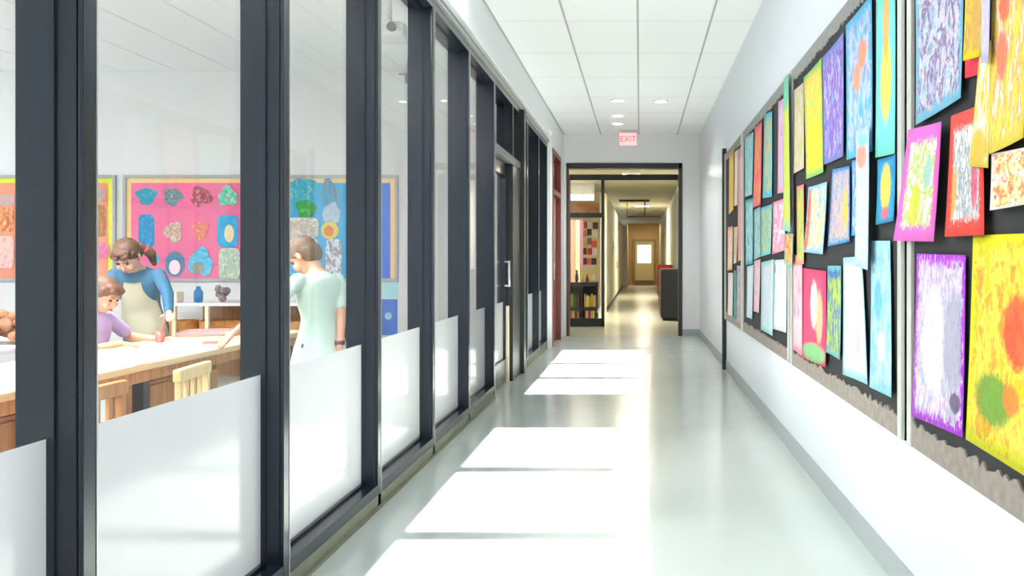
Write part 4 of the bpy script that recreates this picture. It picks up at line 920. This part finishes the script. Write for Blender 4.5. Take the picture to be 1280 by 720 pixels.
person((-3.33, 5.48, 0), -PI / 2 - .15, .74, 'seated child in a lilac t-shirt at the left side of the work table', lean=.16, nod=.42, hs=1.2, sit=.55,
       wrists=[(-3.03, 5.72, .745), (-3.05, 5.38, .745)], palm=[(0, 0, -1), (0, 0, -1)], hand_dir=[(1, .05, -.08), (1, .1, -.08)], skin=(.66, .36, .24), shirt=(.52, .40, .78), hair=(.14, .06, .035), elb=(-.2, -.4))
r = thing('stool', 'small wooden stool under the child in lilac', 'stool', (-3.37, 5.48, 0))
obj('seat', lathe(bmesh.new(), (-3.37, 5.48, .42), [(.14, 0), (.155, .012), (.15, .03)]), M_wood3, r)
for a_ in range(4):
    t_ = a_ * PI / 2 + .7; obj('leg', tube(bmesh.new(), (-3.37 + .13 * math.cos(t_), 5.48 + .13 * math.sin(t_), 0), (-3.37 + .1 * math.cos(t_), 5.48 + .1 * math.sin(t_), .425), .014), M_wood3, r)

# ------------------------------------------------------------------ light
w = bpy.data.worlds.new('world'); S.world = w; w.use_nodes = True
bg = w.node_tree.nodes['Background']; bg.inputs[0].default_value = (.86, .93, 1.0, 1); bg.inputs[1].default_value = 1.5
sun = bpy.data.lights.new('sun', 'SUN'); sun.energy = 34; sun.angle = math.radians(.35); sun.color = (1, .98, .94)
so = bpy.data.objects.new('sun', sun); COL.objects.link(so)
so.rotation_euler = Vector((0, 6.0, -(ZC + .03))).to_track_quat('-Z', 'Y').to_euler()
def lamp(name, x, y, z_, sx, sy, e, col=(1, .98, .95)):
    l = bpy.data.lights.new(name, 'AREA'); l.shape = 'RECTANGLE'; l.size = sx; l.size_y = sy; l.energy = e; l.color = col
    o = bpy.data.objects.new(name, l); COL.objects.link(o); o.location = (x, y, z_); return o
# ceiling luminaires: all added as fill, except the visible one past the glazed screen
def luminaire(x, y, z_, sx, sy, e, label, col=(1, .98, .95)):
    r = thing('ceiling_light', label, 'light', (x, y, z_))
    bm = bmesh.new(); t_ = .02
    box(bm, x - sx / 2 - t_, x - sx / 2, y - sy / 2 - t_, y + sy / 2 + t_, z_ - .03, z_); box(bm, x + sx / 2, x + sx / 2 + t_, y - sy / 2 - t_, y + sy / 2 + t_, z_ - .03, z_)
    box(bm, x - sx / 2, x + sx / 2, y - sy / 2 - t_, y - sy / 2, z_ - .03, z_); box(bm, x - sx / 2, x + sx / 2, y + sy / 2, y + sy / 2 + t_, z_ - .03, z_)
    obj('housing', bm, M_white, r)
    lamp('lamp', x, y, z_ - .01, sx, sy, e, col)
for x, y, s_ in ((-3.6, 1.5, 'nearer left'), (-3.6, 4.6, 'further left')): luminaire(x, y, ZC, 1.2, .6, 150, 'added fill light panel on the classroom ceiling, %s one' % s_)  # invented panels that brighten the classroom
for y, s_ in ((-1.2, 'nearest the entrance'), (1.6, 'ahead of the entrance')): luminaire(.5, y, ZC, .6, 1.2, 7, 'added fill light panel on the corridor ceiling, %s' % s_)  # unseen fill for the near corridor, no known fixture
luminaire(-.18, 19.6, 3.1, .35, .6, 85, 'ceiling light panel just past the glazed screen', (1, .92, .74))
luminaire(.1, 31, 3.1, .5, .25, 75, 'small added fill light midway along the far corridor', (1, .92, .74))  # lamp put in to lift the far corridor walls
luminaire(-3.0, 20.5, 3.1, 1.2, .6, 70, 'added fill light panel in the library', (1, .92, .74))  # extra warm fill, besides the visible library light
luminaire(.2, 44, 3.1, .6, .6, 40, 'added fill light panel in the tan alcove', (1, .85, .6))  # hidden lamp added to warm the alcove

# ------------------------------------------------------------------ camera, view
cd = bpy.data.cameras.new('camera'); cam = bpy.data.objects.new('camera', cd); COL.objects.link(cam)
cam.location = (0, 0, H); cam.rotation_euler = (PI / 2, 0, 0)
cd.sensor_width = 36; cd.lens = 36 * F / 1280; cd.shift_x = -(VX - 640) / 1280; cd.shift_y = -(360 - VY) / 1280; cd.clip_start = .05; cd.clip_end = 200
S.camera = cam
S.view_settings.view_transform = 'Standard'; S.view_settings.look = 'None'; S.view_settings.gamma = 1; S.view_settings.use_curve_mapping = False
S.view_settings.exposure = 0.88
